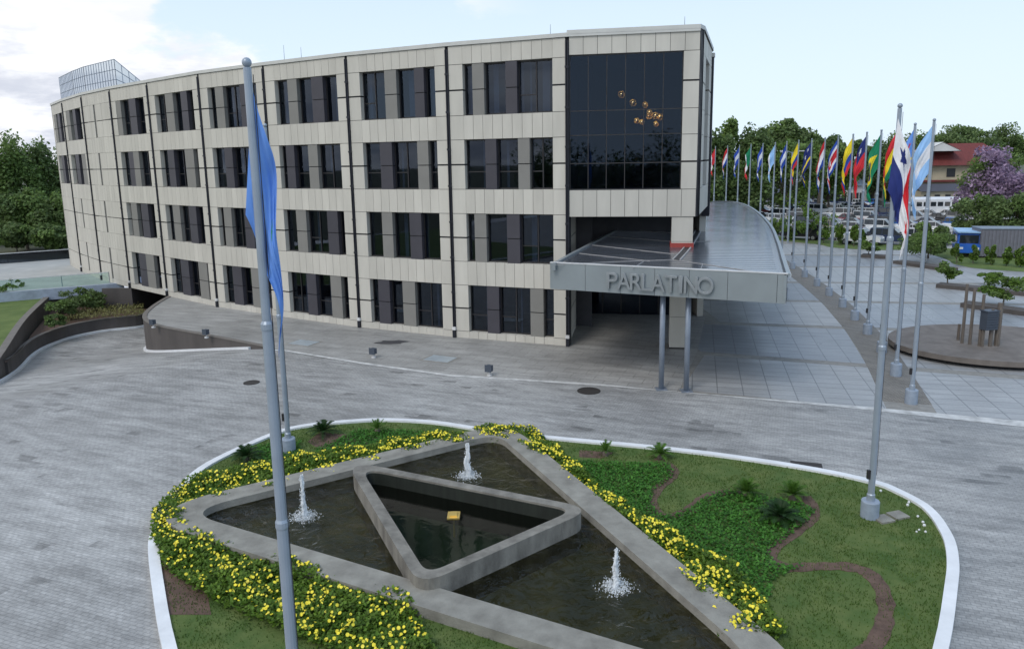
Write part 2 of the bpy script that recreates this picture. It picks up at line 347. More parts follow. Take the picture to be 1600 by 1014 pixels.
# sidewalk in front of the building and under the canopy
WALK=[*PLAZA[3:],*RAMPW[0:8],(-25.9,57),(-22,62),(12,62),(11.9,45),(9.45,37.0)]
mb=MB(); mb.cdt(WALK,[],lambda x,y:.008); tag(mb.build('sidewalk',M_walk),kind='structure')
mb=MB(); mb.cdt([(9.0,37.1),(6.98,30.32),(13.21,27.94),(18.4,25.61),(60,8.3),(95,45),(48,84),(32,92),(20,97),(12,97),(11,60),(11,44.5)],[],lambda x,y:.0); tag(mb.build('plaza_ground',M_band),kind='structure')
ROWP=[(15.83,28.42),(17.14,32.19),(18.46,36.17),(19.62,40.14),(20.56,43.75),(21.53,47.63),(22.38,51.74),(23.15,55.74),(23.90,60.06),(24.64,64.71),(25.27,69.2),(25.8,73.7),(26.1,78.2),(26.3,82.7),(26.4,87.2),(26.35,91.7),(26.1,96.2)]
P0=[(14.9,25.8)]+ROWP
SL=offset(P0,1.0); SR=offset(P0,-.75)
def isect(pl,p,sl):   # polyline with line y=p.y+sl(x-p.x)
    f=lambda q:q[1]-p[1]-sl*(q[0]-p[0])
    for a,b in zip(pl,pl[1:]):
        fa,fb=f(a),f(b)
        if fa<=0<=fb or fb<=0<=fa:
            t=fa/(fa-fb); return (a[0]+(b[0]-a[0])*t,a[1]+(b[1]-a[1])*t)
    return pl[-1] if f(pl[-1])<0 else pl[0]
LN=[((7,30.75),-.405),((9,37.2),-.386),((11,44.1),-.245),((12.9,51.5),-.18),((24.2,57.6),-.15),((28.5,65.7),-.14),((27.7,74.4),-.16),((27,84),-.15)]
mb=MB(); mb2=MB()
for k in range(len(LN)-1):
    (p,s1),(q,s2)=LN[k],LN[k+1]
    q=(q[0],q[1]-(.75 if k<6 else 0)); xl=(8.0,9.6,12.5,12,12,12,12,12)[k]
    if k==0: xl=7.2
    at=lambda pp,ss,x:(x,pp[1]+ss*(x-pp[0]))
    a0=isect(SL,p,s1); a1=isect(SL,q,s2); l0=at(p,s1,xl); l1=at(q,s2,xl if k else 9.6)
    (mb if k%2==0 else mb2).face([(*l0,.004),(*a0,.004),(*a1,.004),(*l1,.004)])
    b0=isect(SR,p,s1); b1=isect(SR,q,s2); xr=min(60,b0[0]+30)
    (mb if (k+1)%3 else mb2).face([(*b0,.004),(*at(p,s1,xr),.004),(*at(q,s2,xr),.004),(*b1,.004)])
tag(mb.build('plaza_paving',M_panel),kind='structure'); tag(mb2.build('plaza_paving',M_panelb),kind='structure')
mb=MB(); strip(mb,[(x,y) for x,y in SL[1:]],[(x,y) for x,y in SR[1:]],-.01,.009); tag(mb.build('plaza_paving',M_strip),kind='structure')
# white line between road and plaza, widening to the right
ln=[PLAZA[i] for i in (7,6,5,4,3,2,1,0)]; w=[.2,.26,.28,.26,.05,.36,.7,1.3]
mb=MB(); mb.v=[];up=offset(ln,1)
for i in range(len(ln)-1):
    f=lambda j:(ln[j][0]+(up[j][0]-ln[j][0])*w[j],ln[j][1]+(up[j][1]-ln[j][1])*w[j],.013)
    a,b=ln[i],ln[i+1]; mb.face([(a[0],a[1],.013),(b[0],b[1],.013),f(i+1),f(i)])
tag(mb.build('road_line',M_line),kind='structure')
# parking lot and lawn at the far right
mb=MB(); mb.face([(20,88,-.004),(30,95,-.004),(43,78,-.004),(50,60,-.004),(140,60,-.004),(160,165,-.004),(20,165,-.004)]); tag(mb.build('parking_lot',M_asph),kind='structure')
LAWN=smooth([(29,91.5),(33.9,82.5),(34.35,79.3),(37.5,76.6),(41.15,75.6),(40.6,69),(39.5,65),(42.3,60.8),(60,52),(62,58),(50,66),(46,76),(42,81),(37,86),(31,94)],True,4)
mb=MB(); mb.cdt(LAWN,[],lambda x,y:.02); tag(mb.build('lawn',M_lawn),kind='structure')
# left lawn
LL=[(x-.2,y) for x,y in LAWNW]+[(-40.9,58.7),(-62,47.2),(-62,5)]
mb=MB(); mb.cdt(LL,[],zlawn,[(-60+2*i,6+2*j) for i in range(20) for j in range(27)]); tag(mb.build('lawn',M_lawn),kind='structure')
# ---------------------------------------------------------------- retaining walls, ramp
def wall_thing(name,pts,th,z0,z1,label,cat,cap=True,side=1,m=M_wallbr,zf=None):
    e=empty(name,(pts[0][0],pts[0][1],0),0,label,cat); q=[(x-pts[0][0],y-pts[0][1]) for x,y in pts]
    zz=(lambda x,y:zf(x+pts[0][0],y+pts[0][1])) if zf else None
    b=MB(); strip(b,q,offset(q,th*side),z0,z1,zf=zz); b.build('wall_face',m,e)
    if cap: b=MB(); strip(b,offset(q,-.03*side),offset(q,(th+.03)*side),z1+.002,z1+.05,zf=zz); b.build('wall_cap',M_wallcap,e)
    return e
RW=smooth(RAMPW,False,4)
wall_thing('retaining_wall',RW,.22,-3,.0,'brown retaining wall holding up the pale sidewalk beside the sunken ramp','wall',side=-1)
LW=LAWNW
wall_thing('retaining_wall',smooth(LW,False,6),.35,-3.2,.05,'long brown wall along the edge of the left lawn','wall',zf=zlawn)
wall_thing('retaining_wall',TERRW[:2],.3,-3.2,-.6,'brown wall below the terrace edge behind the sunken shrubs','wall',cap=False)
e=[GR(*p) for p in ((225,511),(160,519),(100,533),(50,560),(0,600))]; KL=[(e[0][0]-.2,e[0][1]+3)]+e+[(e[-1][0]+1.2,e[-1][1]-4.5),(e[-1][0]+2.4,e[-1][1]-11),(e[-1][0]+3.4,e[-1][1]-30)]
print('kerb left',[(round(a,1),round(b,1)) for a,b in KL])
KL=smooth(KL,False,5)
mb=MB(); strip(mb,KL,offset(KL,-.22),-.1,.14,zf=hroad); tag(mb.build('kerb',M_white),'white kerb curving along the left side of the ramp','kerb')
PW=offset(KL,-.24)[:24]
wall_thing('planter_wall',PW,.2,-.2,.95,'low curved brown planter wall above the left white kerb','wall',side=-1,zf=hroad)
soil=offset(KL,-.4)[:24]+[(LAWNW[3][0]+.3,LAWNW[3][1]),(LAWNW[4][0]+.2,LAWNW[4][1]),(-37.9,60.3),(-33.7,62.7),(-31.2,60.6),(-30.2,60.2)]
mb=MB(); mb.cdt(soil[::-1],[],lambda x,y:max(-1.75,hroad(x+1,y)+.8)); tag(mb.build('planting_bed',M_soil),kind='structure')
k2=offset(RW,.17); k1=offset(RW,.01)
mb=MB(); strip(mb,k1[2:27],k2[2:27],-.1,.12,zf=hroad); tag(mb.build('kerb',M_white),'white kerb at the foot of the sidewalk retaining wall','kerb')
# ramp tunnel beneath the building
e=empty('ramp_tunnel',(-29,62,0),0,'dark ramp opening running under the far end of the building','tunnel')
b=MB(); b.box(-3,3.2,6,6.3,-3.2,0); b.box(2.6,2.9,-4,6,-3.2,-.02); b.box(-2.4,-2.1,-1.9,6,-3.2,-.02); b.box(-4.6,-2.3,-1.75,-1.5,-3.2,-.02); b.build('tunnel_wall',M_wallbr,e)
# ---------------------------------------------------------------- terrace on the left
a=G(0,458);bb=G(182,443)
e=empty('terrace',(-36,63,0),0,'concrete terrace with glass railing at the left end of the building','terrace')
def loc(p,o=(-36,63)): return (p[0]-o[0],p[1]-o[1])
T=[bb,(-40.91,58.75),(-62,47.3),(-62,82),(-52,80),(-45,82),(-42,72),(-35,64)]
b=MB(); b.prism([loc(p) for p in T],-.15,.02); b.build('terrace_deck',M_terrace,e)
ed=[(-33.2,63.0),bb,(-40.91,58.75),(-62,47.2)]
b=MB(); q=[loc(p) for p in ed]; strip(b,q,offset(q,.35),-.85,.05); b.build('edge_band',M_concband,e)
def railing(pts,label,h,gm,n,base=0):
    p=[(x-pts[0][0],y-pts[0][1]) for x,y in pts]
    e=empty('railing',(pts[0][0],pts[0][1],0),0,label,'railing')
    b=MB(); strip(b,p,offset(p,.03),base,h-.04); b.build('glass_panel',gm,e)
    b=MB(); strip(b,offset(p,-.02),offset(p,.06),h-.035,h+.03); b.build('top_rail',M_seam,e)
    for k in range(n):
        t=k/(n-1); x=p[0][0]*(1-t)+p[-1][0]*t; y=p[0][1]*(1-t)+p[-1][1]*t
        b=MB(); b.box(x-.02,x+.02,y+.07,y+.11,base,h); b.build('post',M_steel,e)
railing([(-34.2,62.6),(-41.2,59.0),(-50,55.2)],'clear glass railing on the front edge of the terrace',1.0,M_clear,6,.06)
railing([(-46.6,81.6),(-53.0,77.3),(-62,71.5)],'dark glass fence at the back of the terrace before the trees',1.05,M_smoke,6,.02)
# ---------------------------------------------------------------- the office building
S=[(2.925,38.532),(-3.253,40.997),(-9.204,43.962),(-15.067,47.558),(-20.602,51.289),(-26.257,56.037),(-31.214,60.256),(-35.982,64.8),(-40.846,70.296),(-44.79,75.16)]
C0=(9.25,37.4); B0=Vector((0,0,0))
BL=empty('office_building',(2.925,38.532,0),0,'long curved four storey office building clad in beige stone panels with dark windows','building')
OFF=Vector((2.925,38.532))
def frame_(Lp,Rp):
    Lp=V2(Lp)-OFF;Rp=V2(Rp)-OFF;U=(Rp-Lp);W=U.length;U=U/W;Nn=Vector((U.y,-U.x))   # outward = toward camera
    return W,(lambda u,d,z:(Lp.x+U.x*u+Nn.x*d,Lp.y+U.y*u+Nn.y*d,z))
JZ=[1.71,5.65,9.58,13.46]; HW=1.31
TOP=15.72; DEP=.44
def bay(Lp,Rp,rows,pl=.13,pr=.13,nsp=9,top=TOP):
    """rows: per floor (0 = ground) a list of (type,width fraction) or None (blank) or 'slot'"""
    Wd,T=frame_(Lp,Rp); st=MB(); cr=MB(); G_=.013
    lw=pl*Wd; rw=pr*Wd; e0=.1
    def stack(u0,u1,d0,d1,zs,mb,g=G_):
        for za,zb in zs: mb.box(u0,u1,d0,d1,za+g,zb-g,T)
    zs=[]; z=0
    for j in JZ: zs+=[(z,j-HW),(j-HW,j-.03),(j+.03,j+HW)]; z=j+HW
    zs.append((z,top))
    stack(e0,lw,-DEP,0,zs,st); stack(Wd-rw,Wd-e0,-DEP,0,zs,st)
    cr.box(0.02,lw-.03,-DEP-.02,-.035,0.0,top,T); cr.box(Wd-rw+.03,Wd-.02,-DEP-.02,-.035,0.0,top,T)
    edges=[0]+[j+sg*HW for j in JZ for sg in (-1,1)]+[top]
    for k in range(0,len(edges),2):
        za,zb=edges[k],edges[k+1]; n=nsp
        for i in range(n):
            u0=lw+(Wd-lw-rw)*i/n; u1=lw+(Wd-lw-rw)*(i+1)/n
            st.box(u0+G_*.7,u1-G_*.7,-DEP,0,za+G_,zb-G_,T)
        cr.box(lw,Wd-rw,-DEP-.02,-.035,za+.02,zb-.02,T)
    for k,row in enumerate(rows):
        j=JZ[k]; z0,z1=j-HW,j+HW; u=lw; tw=Wd-lw-rw
        if row is None or row=='slot':
            if row=='slot': sp=[(lw,lw+tw*.34),(lw+tw*.42,Wd-rw)]
            else: sp=[(lw,Wd-rw)]
            for u0,u1 in sp:
                um=(u0+u1)/2
                for ua,ub in ((u0,um),(um,u1)):
                    st.box(ua+G_,ub-G_,-DEP,0,z0,j-.03,T); st.box(ua+G_,ub-G_,-DEP,0,j+.03,z1,T)
                cr.box(u0,u1,-DEP-.02,-.05,z0,z1,T)
            if row=='slot':
                b=MB(); b.box(lw+tw*.335,lw+tw*.425,-.3,-.07,z0,z1,T); b.build('slot_panel',M_pier,BL)
            continue
        tot=sum(w for _,w in row)
        b=MB(); b.box(lw,Wd-rw,-DEP+.06,-DEP+.085,z0+.02,z1-.02,T)
        win=b.build('window',M_glass,BL)
        fr=MB(); F0,F1=-DEP+.05,-DEP+.14
        fr.box(lw,Wd-rw,F0,F1,z0,z0+.07,T); fr.box(lw,Wd-rw,F0,F1,z1-.07,z1,T)
        fins=[]
        for ty,w in row:
            u1=u+tw*w/tot
            if ty=='g':
                n=max(1,round((u1-u)/.85))
                for i in range(n+1):
                    uu=u+(u1-u)*i/n; uu=min(max(uu,u+.03),u1-.03); fr.box(uu-.03,uu+.03,F0,F1,z0+.07,z1-.07,T)
                if n>1 or (k+len(row))%2: fr.box(u+.03,u+(u1-u)/n,F0,F1-.01,j-.42,j-.36,T)
            else: fins.append((ty,u,u1))
            u=u1
        fr.build('window_frame',M_frame,win)
        for ty,ua,ub in fins:
            f=MB()
            for za,zb in ((z0-.04,j-.025),(j+.025,z1-.003)): f.box(ua,ub,-DEP+.15,-.03,za,zb,T)
            f.box(ua+.03,ub-.03,-DEP+.15,-.07,j-.024,j+.024,T,1)
            f.build('fin_panel',[M_pier if ty=='b' else M_dfin,M_core],win)
        if Wd>5:
            bl=MB(); uu=lw+.1
            for i in range(7):
                rb_=((i*7+k*5+len(st.v)//8)*37)%11
                if rb_<(9 if k==3 else 5): bl.box(uu+.03,uu+.12+.05*rb_,-DEP-.25,-DEP-.23,z0+(.9 if rb_==2 else 0),z1,T)
                uu+=(Wd-lw-rw-.2)/7
            bl.build('blind',M_blind,win)
    st.build('stone_cladding',M_stone,BL); cr.build('wall_core',M_core,BL)
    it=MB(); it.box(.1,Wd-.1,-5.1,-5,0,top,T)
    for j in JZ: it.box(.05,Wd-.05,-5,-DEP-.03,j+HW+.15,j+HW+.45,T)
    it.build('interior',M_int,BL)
def spout(p,top=15.55,bot=.05,nrm=None):
    x,y=p[0]-OFF.x,p[1]-OFF.y; n=nrm
    e=MB(); e.box(-.09,.09,-.5,.005,0,top,lambda a,b_,c_:(x+n[1]*-a+n[0]*b_,y+n[0]*a+n[1]*b_,c_)); e.build('joint_cover',M_core,BL)
    b=MB()
    for s_ in (-.055,.055):
        cx_=x-n[1]*s_+n[0]*.05; cy_=y+n[0]*s_+n[1]*.05; b.tube([(cx_,cy_,.55),(cx_,cy_,top)],.033,8)
    for z in [2.6+1.95*i for i in range(7)]: b.box(-.1,.1,.01,.1,z-.05,z+.05,lambda a,b_,c_:(x-n[1]*a+n[0]*b_,y+n[0]*a+n[1]*b_,c_))
    b.box(-.08,.08,.01,.14,.02,.42,lambda a,b_,c_:(x-n[1]*a+n[0]*b_,y+n[0]*a+n[1]*b_,c_))
    o=b.build('downspout',M_spout,BL)
    b=MB(); b.box(-.1,.1,.01,.13,.44,.62,lambda a,b_,c_:(x-n[1]*a+n[0]*b_,y+n[0]*a+n[1]*b_,c_)); b.build('collar',M_seam,o)
g,bb_,d='g','b','d'
rows2=[[(g,30),(d,19),(g,49),(bb_,20),(g,16)],[(g,13),(bb_,19),(g,33),(d,20),(g,52)],[(g,112),(d,60),(g,115),(bb_,60),(g,120)],[(g,52),(bb_,63),(g,115),(d,60),(g,183)]]
rows3=[[(g,50),(d,70),(g,80),(bb_,75),(g,160)],[(g,95),(bb_,65),(g,105),(d,70),(g,110)],[(g,105),(d,75),(g,155),(bb_,65),(g,55)],[(g,150),(bb_,70),(g,105),(d,55),(g,65)]]
rows4=[[(g,110),(d,55),(g,85),(bb_,60),(g,40)],[(g,75),(bb_,60),(g,125),(d,60),(g,40)],[(g,40),(d,50),(g,85),(bb_,55),(g,135)],[(g,75),(bb_,55),(g,85),(d,65),(g,80)]]
rows5=[[(g,60),(d,60),(g,60),(bb_,60),(g,60)],[(g,40),(bb_,55),(g,90),(d,60),(g,90)],[(g,75),(d,50),(g,110),(bb_,30),(g,40)],[(g,45),(bb_,50),(g,100),(d,40),(g,60)]]
rows6=[[(g,60),(d,50),(g,60),(bb_,50),(g,10)],[(g,40),(bb_,40),(g,50),(d,40),(g,40)],[(g,40),(d,35),(g,60),(bb_,45),(g,25)],[(g,60),(bb_,45),(g,45),(d,35),(g,35)]]
rows7=[[(g,40),(d,40),(bb_,45),(g,35)],[(g,25),(bb_,35),(g,25),(d,40),(g,40)],[(g,40),(d,25),(bb_,30),(g,55)],[(bb_,25),(g,45),(d,35),(g,45)]]
rows8=['slot','slot','slot','slot']
rows9=['slot','slot',[(g,30),(d,25),(g,20),(bb_,30)],[(bb_,25),(g,25),(d,20),(g,40)]]
rows10=[None,None,[(g,30),(d,30),(g,40)],[(bb_,30),(g,20),(d,30),(g,40)]]
ALL=[rows2,rows3,rows4,rows5,rows6,rows7,rows8,rows9,rows10]
for i,r in enumerate(ALL): bay(S[i+1],S[i],r,.135,.115 if i<4 else .12)
for i in range(9):
    a_=V2(S[max(i-1,0)] if i else C0); b_=V2(S[i+1]); t=(a_-b_).normalized(); spout(S[i],nrm=(t.y,-t.x))
# coping
PTS=S[::-1]+[C0]
q=[(p[0]-OFF.x,p[1]-OFF.y) for p in PTS]; b=MB(); strip(b,offset(q,-.07),offset(q,.6),TOP+.003,TOP+.2); b.build('coping',M_coping,BL)
# bay one: curtain wall above an open entrance
Wd,T=frame_(S[0],C0); st=MB(); cr=MB(); gl=.013; Z0,Z1=8.22,14.85; ZB=6.85; PR=.75; ZT=TOP+.12
def rowbox(u0,u1,n,za,zb,d0=-.6,d1=0.,mb=st):
    for i in range(n):
        a_=u0+(u1-u0)*i/n; c_=u0+(u1-u0)*(i+1)/n; mb.box(a_+.01,c_-.01,d0,d1,za+gl,zb-gl,T)
rowbox(.1,Wd,9,Z1,ZT); rowbox(.1,Wd,9,ZB,Z0); cr.box(.02,Wd-.02,-.62,-.035,Z1+.02,ZT,T); cr.box(.02,Wd-.02,-.62,-.035,ZB+.02,Z0-.02,T)
zz=[Z0,JZ[2]-.03,JZ[2]+.03,JZ[2]+HW,JZ[3]-HW,JZ[3]-.03,JZ[3]+.03,Z1]
for za,zb in ((Z0,9.55),(9.61,10.9),(10.9,12.15),(12.15,13.43),(13.49,Z1)): st.box(Wd-PR,Wd,-.6,0,za+gl,zb-gl,T)
cr.box(Wd-PR+.03,Wd-.03,-.62,-.035,Z0,Z1,T)
b=MB(); b.box(.1,Wd-PR,-.14,-.11,Z0,Z1,T); cw=b.build('curtain_wall',M_cglass,BL)
b=MB(); n=6
for i in range(n+1):
    u=.13+(Wd-PR-.16)*i/n; b.box(u-.022,u+.022,-.2,-.1,Z0,Z1,T)
for z in (Z0+.03,9.55,10.95,12.15,Z1-.03): b.box(.1,Wd-PR,-.2,-.103,z-.025,z+.025,T)
b.build('mullion',M_frame,cw)
# soffit and lobby room behind the curtain wall
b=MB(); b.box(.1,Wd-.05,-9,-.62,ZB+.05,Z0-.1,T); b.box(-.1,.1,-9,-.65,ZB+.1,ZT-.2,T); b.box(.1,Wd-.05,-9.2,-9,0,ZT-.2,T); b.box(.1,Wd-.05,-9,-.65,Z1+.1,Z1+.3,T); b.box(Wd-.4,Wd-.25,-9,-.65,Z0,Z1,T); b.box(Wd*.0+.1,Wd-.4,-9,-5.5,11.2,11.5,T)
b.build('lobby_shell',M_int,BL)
b=MB(); b.box(.1,Wd-.3,-8.9,-.65,ZB+.001,ZB+.045,T); b.build('soffit',M_pier,BL)
st.build('stone_cladding',M_stone,BL); cr.build('wall_core',M_core,BL)
# side wall of the entrance recess, pillars, glass entrance
b=MB(); c_=MB()
for za,zb in ((0,.4),(.4,1.68),(1.74,3.02),(3.02,4.34),(4.34,5.62),(5.68,6.84)):
    for k in range(4): b.box(-.1,.02,-.05-1.1*(k+1)+.01,-.05-1.1*k,za+gl,zb-gl,T)
c_.box(-.12,-.0,-8.8,-.05,0,6.84,T)
b.build('stone_cladding',M_stone,BL); c_.build('wall_core',M_pier,BL)
def pillar(u0,u1,d0,d1,z1):
    p=MB(); z=.08
    for zb in (1.7,3.0,4.3,5.6,z1): p.box(u0,u1,d0,d1,z,zb-.02,T); z=zb
    o=p.build('pillar',M_stone,BL); p=MB(); p.box(u0+.02,u1-.02,d0+.02,d1-.02,0,z1,T); p.build('pillar_core',M_core,o)
pillar(Wd-1.15,Wd-.1,-.95,-.05,6.86)
pillar(Wd-.35,Wd-.1,-8.6,-8.3,6.86)
b=MB(); b.box(.2,Wd-.4,-8.5,-8.46,.05,4.2,T); eg=b.build('entrance_glass',M_glass,BL)
b=MB()
for i in range(6): u=.2+(Wd-.6)*i/5; b.box(u-.04,u+.04,-8.45,-8.38,.05,4.2,T)
b.box(.2,Wd-.4,-8.45,-8.39,2.3,2.38,T); b.build('door_frame',M_frame,eg)
# side facade to the right
Cb=(9.55,38.0); C1=(11.93,45.33); C2=(12.2,53.5)
W2,T2=frame_(C0,Cb); b=MB(); b.box(.01,W2,-.3,-.01,ZB,ZT,T2)
for u in (.04,.3,.62): b.box(u-.03,u+.03,-.01,.05,ZB,ZT,T2)
b.build('corner_panel',M_spout,BL)
W3,T3=frame_(Cb,C1); st=MB()
for za,zb in ((ZB,Z0),(Z0,9.55),(9.61,10.9),(10.9,12.15),(12.15,13.43),(13.49,Z1),(Z1,ZT)):
    full=(za==ZB or za==Z1)
    for u0,u1 in (((.02,W3-.15),) if full else ((.02,W3*.32),(W3*.72,W3-.15))): st.box(u0,u1,-.6,0,za+gl,zb-gl,T3)
st.build('stone_cladding',M_stone,BL)
b=MB(); b.box(W3*.3,W3*.74,-.45,-.42,Z0,Z1,T3); b.build('window',M_glass,BL)
b=MB(); b.box(W3-.14,W3+.25,-.35,.12,ZB-.6,ZT-.35,T3); b.build('corner_post',M_spout,BL)
b=MB(); b.box(W3-.2,W3+.3,-.4,.16,ZT-.34,ZT-.12,T3); b.build('post_cap',M_coping,BL)
q=[loc(p,OFF) for p in ((S[0][0]-.0,S[0][1]),C0,Cb,C1,C2,(9,66))]
b=MB(); strip(b,offset(q,-.08),offset(q,.6),ZT+.003,ZT+.19); b.build('coping',M_coping,BL)
W4,T4=frame_(C1,C2); b=MB(); b.box(.25,W4,-.4,-.02,0,ZT,T4); b.build('stone_cladding',M_stone,BL)
W5,T5=frame_(C2,(9,66)); b=MB(); b.box(0,W5,-.4,0,0,ZT,T5); b.build('stone_cladding',M_stone,BL)
# roof slab and rear walls
back=offset(PTS,15)
poly=[loc(p,OFF) for p in (offset(PTS,.3)[:-1]+[(9.2,38.3),(11.5,45.4),(11.8,53.5),(8.8,66)]+back[::-1][3:])]
b=MB(); b.prism(poly,15.2,15.45); b.build('roof',M_terrace,BL)
bk=[loc(p,OFF) for p in ([(9,66)]+back[::-1][3:]+[PTS[0]])]
b=MB(); strip(b,bk,offset(bk,.3),0,15.7); b.build('rear_wall',M_stone,BL)
# glass enclosure on the roof at the far end
gx=[A(92,122,76),A(112,112,72),A(130,105,70),A(178,93,66)]
gy=[A(92,122,76),(gx[0][0],gx[0][1],15.9)]
E_=empty('roof_screen',(-40,70,15.45),0,'grey metal louvre screen rising above the far left roof end','screen')
pts=[(gx[i][0]+40+(.0),gx[i][1]-70) for i in range(4)]
tops=[g_[2]-15.45 for g_ in gx]
b=MB(); fr=MB(); tp=pts+[(pts[3][0]+2.6,pts[3][1]+1.6)]; tz=tops+[.5]
for i in range(4):
    p,q_=tp[i],tp[i+1]; n=int(math.dist(p,q_)/.55)+1
    b.face([(*p,.1),(*q_,.1),(*q_,tz[i+1]),(*p,tz[i])])
    for k in range(n+1):
        t=k/n; x=p[0]+(q_[0]-p[0])*t; y=p[1]+(q_[1]-p[1])*t; z=tz[i]+(tz[i+1]-tz[i])*t
        fr.tube([(x,y,0),(x,y,z)],.03,4)
    for h in (.02,.25,.5,.75,1):
        fr.tube([(*p,max(.1,tz[i]*h)),(*q_,max(.1,tz[i+1]*h))],.03,4)
b.build('mesh_panel',glassmat('screen_mesh',2.6,(.6,.66,.68),rough=.3),E_); fr.build('screen_frame',M_steel,E_)
for px,py,Y,h in ((443,72,58,2.0),(470,75,58,1.6),(860,40,46,1.2),(1070,28,42,1.3)):
    x,y,z=A(px,py,Y); b=MB(); b.tube([(0,0,0),(0,0,z-15.4)],[.035,.012],6); b.tube([(0,0,0),(0,0,.1)],.12,8)
    tag(b.build('lightning_rod',M_steel,loc=(x,Y,15.45)),{443:'thin rod on the roof, left one of the close pair',470:'thin rod on the roof, right one of the close pair',860:'lone thin rod on the roof left of the big dark curtain wall',1070:'lone thin rod on the roof above the right building corner'}[px],'rod','thin rods on the roof')
# gold ring lamps behind the curtain wall
for k,(px,py,r) in enumerate(((971,148,.17),(989,161,.17),(1008,164,.14),(1015,176,.15),(1024,181,.17),(1014,182,.15),(1031,183,.15),(995,189,.14),(1003,191,.13),(1025,194,.13))):
    x,y,z=A(px,py,39.9); o=empty('ring_lamp',(x,y,z),0,None,'lamp','gold ring lamps hanging behind the big glass')
    nm=['topmost gold ring lamp behind the curtain wall','second highest gold ring lamp below the topmost one','third highest ring lamp, upper left of the main cluster','gold ring lamp at the top of the tight cluster','gold ring lamp in the middle of the tight cluster','gold ring lamp at the left of the tight cluster','rightmost gold ring lamp of the cluster','lower left gold ring lamp, left of the low pair','lower left gold ring lamp, right one of the low pair','lowest gold ring lamp at the bottom right of the cluster'][k]
    o['label']=nm
    b=MB()
    for ax in range(3):
        pts=[]
        for i in range(17):
            t=2*math.pi*i/16; c1,s1=math.cos(t)*r,math.sin(t)*r
            pts.append(((c1,s1*.3,s1),(c1,s1,.12*s1),(s1*.5,.8*c1,s1))[ax])
        b.tube(pts,.03,6,cap=False)
    b.build('ring',M_gold,o); b=MB(); b.tube([(0,0,r),(0,0,14.9-z)],.006,4); b.build('cord',M_frame,o)
    b=MB(); b.sphere((0,0,0),.05); bm=bpy.data.materials.get('lamp_glow')
    if not bm:
        bm=bpy.data.materials.new('lamp_glow'); bm.use_nodes=True; p_=bm.node_tree.nodes['Principled BSDF']; p_.inputs['Emission Color'].default_value=(1,.65,.2,1); p_.inputs['Emission Strength'].default_value=14; p_.inputs['Base Color'].default_value=(.8,.6,.3,1)
    b.build('bulb',bm,o)
# ---------------------------------------------------------------- entrance canopy
CZ=5.3
CN=empty('entrance_canopy',(6,30.3,0),0,'curved metal entrance canopy with silver lettering on its grey blue fascia','canopy')
FL=(1.71,32.39); FR=(10.52,28.10)
redge=[FR]+[G(px,py,CZ) for px,py in ((1222,404),(1214.6,379),(1203.5,353.7),(1186,334.7),(1167,322),(1145,316),(1113,315.5))]
redge=smooth(redge,False,5)
LE=[G(px,py,CZ) for px,py in ((862,413.5),(890,398),(915,385),(940,371),(966,358))]
ledge=[(10.5,72),(11.6,54),(11.3,48.5)]+LE[::-1][:-1]
o_=(6,30.3); top=[loc(p,o_) for p in [FL]+redge+ledge]
b=MB(); b.cdt(top,[],lambda x,y:CZ-.01); cdt_top=b.build('roof_sheet',M_metalroof,CN)
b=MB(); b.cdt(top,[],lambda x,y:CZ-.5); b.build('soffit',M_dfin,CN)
# fascia
Wf,Tf=frame_(FL,FR); fo=Vector((OFF.x-o_[0],OFF.y-o_[1])); TF=lambda u,d_,z:(Tf(u,d_,z)[0]+fo.x,Tf(u,d_,z)[1]+fo.y,z)
b=MB(); n=7; us=[-.28,.0]+[Wf*x for x in (.145,.3,.45,.6,.745,.955,1.0)]
us=[0]+[Wf*x for x in (.165,.325,.475,.62,.775,.965,1.0)]
for u0,u1 in zip(us,us[1:]): b.box(u0+.008,u1-.008,-.06,.0,CZ-1.12,CZ+.03,TF)
b.build('fascia',M_fascia,CN); b=MB(); b.box(0,Wf,-.12,-.062,CZ-1.1,CZ,TF); b.build('fascia_core',M_core,CN)
b=MB(); b.box(-.02,Wf+.02,-.14,.02,CZ+.032,CZ+.07,TF); b.build('edge_trim',M_seam,CN)
b=MB(); b.box(-.02,.04,-.7,.0,CZ-1.1,CZ+.03,lambda u,dd,z:TF(u-.0,dd,z)); b.build('fascia_return',M_fascia,CN)
re=[loc(p,o_) for p in redge]; b=MB(); strip(b,re,offset(re,.12),CZ-.95,CZ+.0); b.build('side_fascia',M_fascia,CN)
b=MB(); strip(b,offset(re,-.12),offset(re,.03),CZ+.002,CZ+.06); b.build('edge_trim',M_fascia,CN)
b=MB(); strip(b,offset(re,.035),offset(re,.1),CZ-.005,CZ+.045); b.build('edge_gutter',M_blk,CN)
le=[loc(p,o_) for p in (FL,(2.3,37.0),(2.6,38.6))]; le=[loc(p,o_) for p in (FL,(2.75,38.3))]
le=[loc(G(px,py,CZ),o_) for px,py in ((862,413.5),(890,398),(915,385),(940,371),(966,358))]
b=MB(); strip(b,le,offset(le,-.16),CZ-.25,CZ+.06); b.build('side_trim',M_fascia,CN)
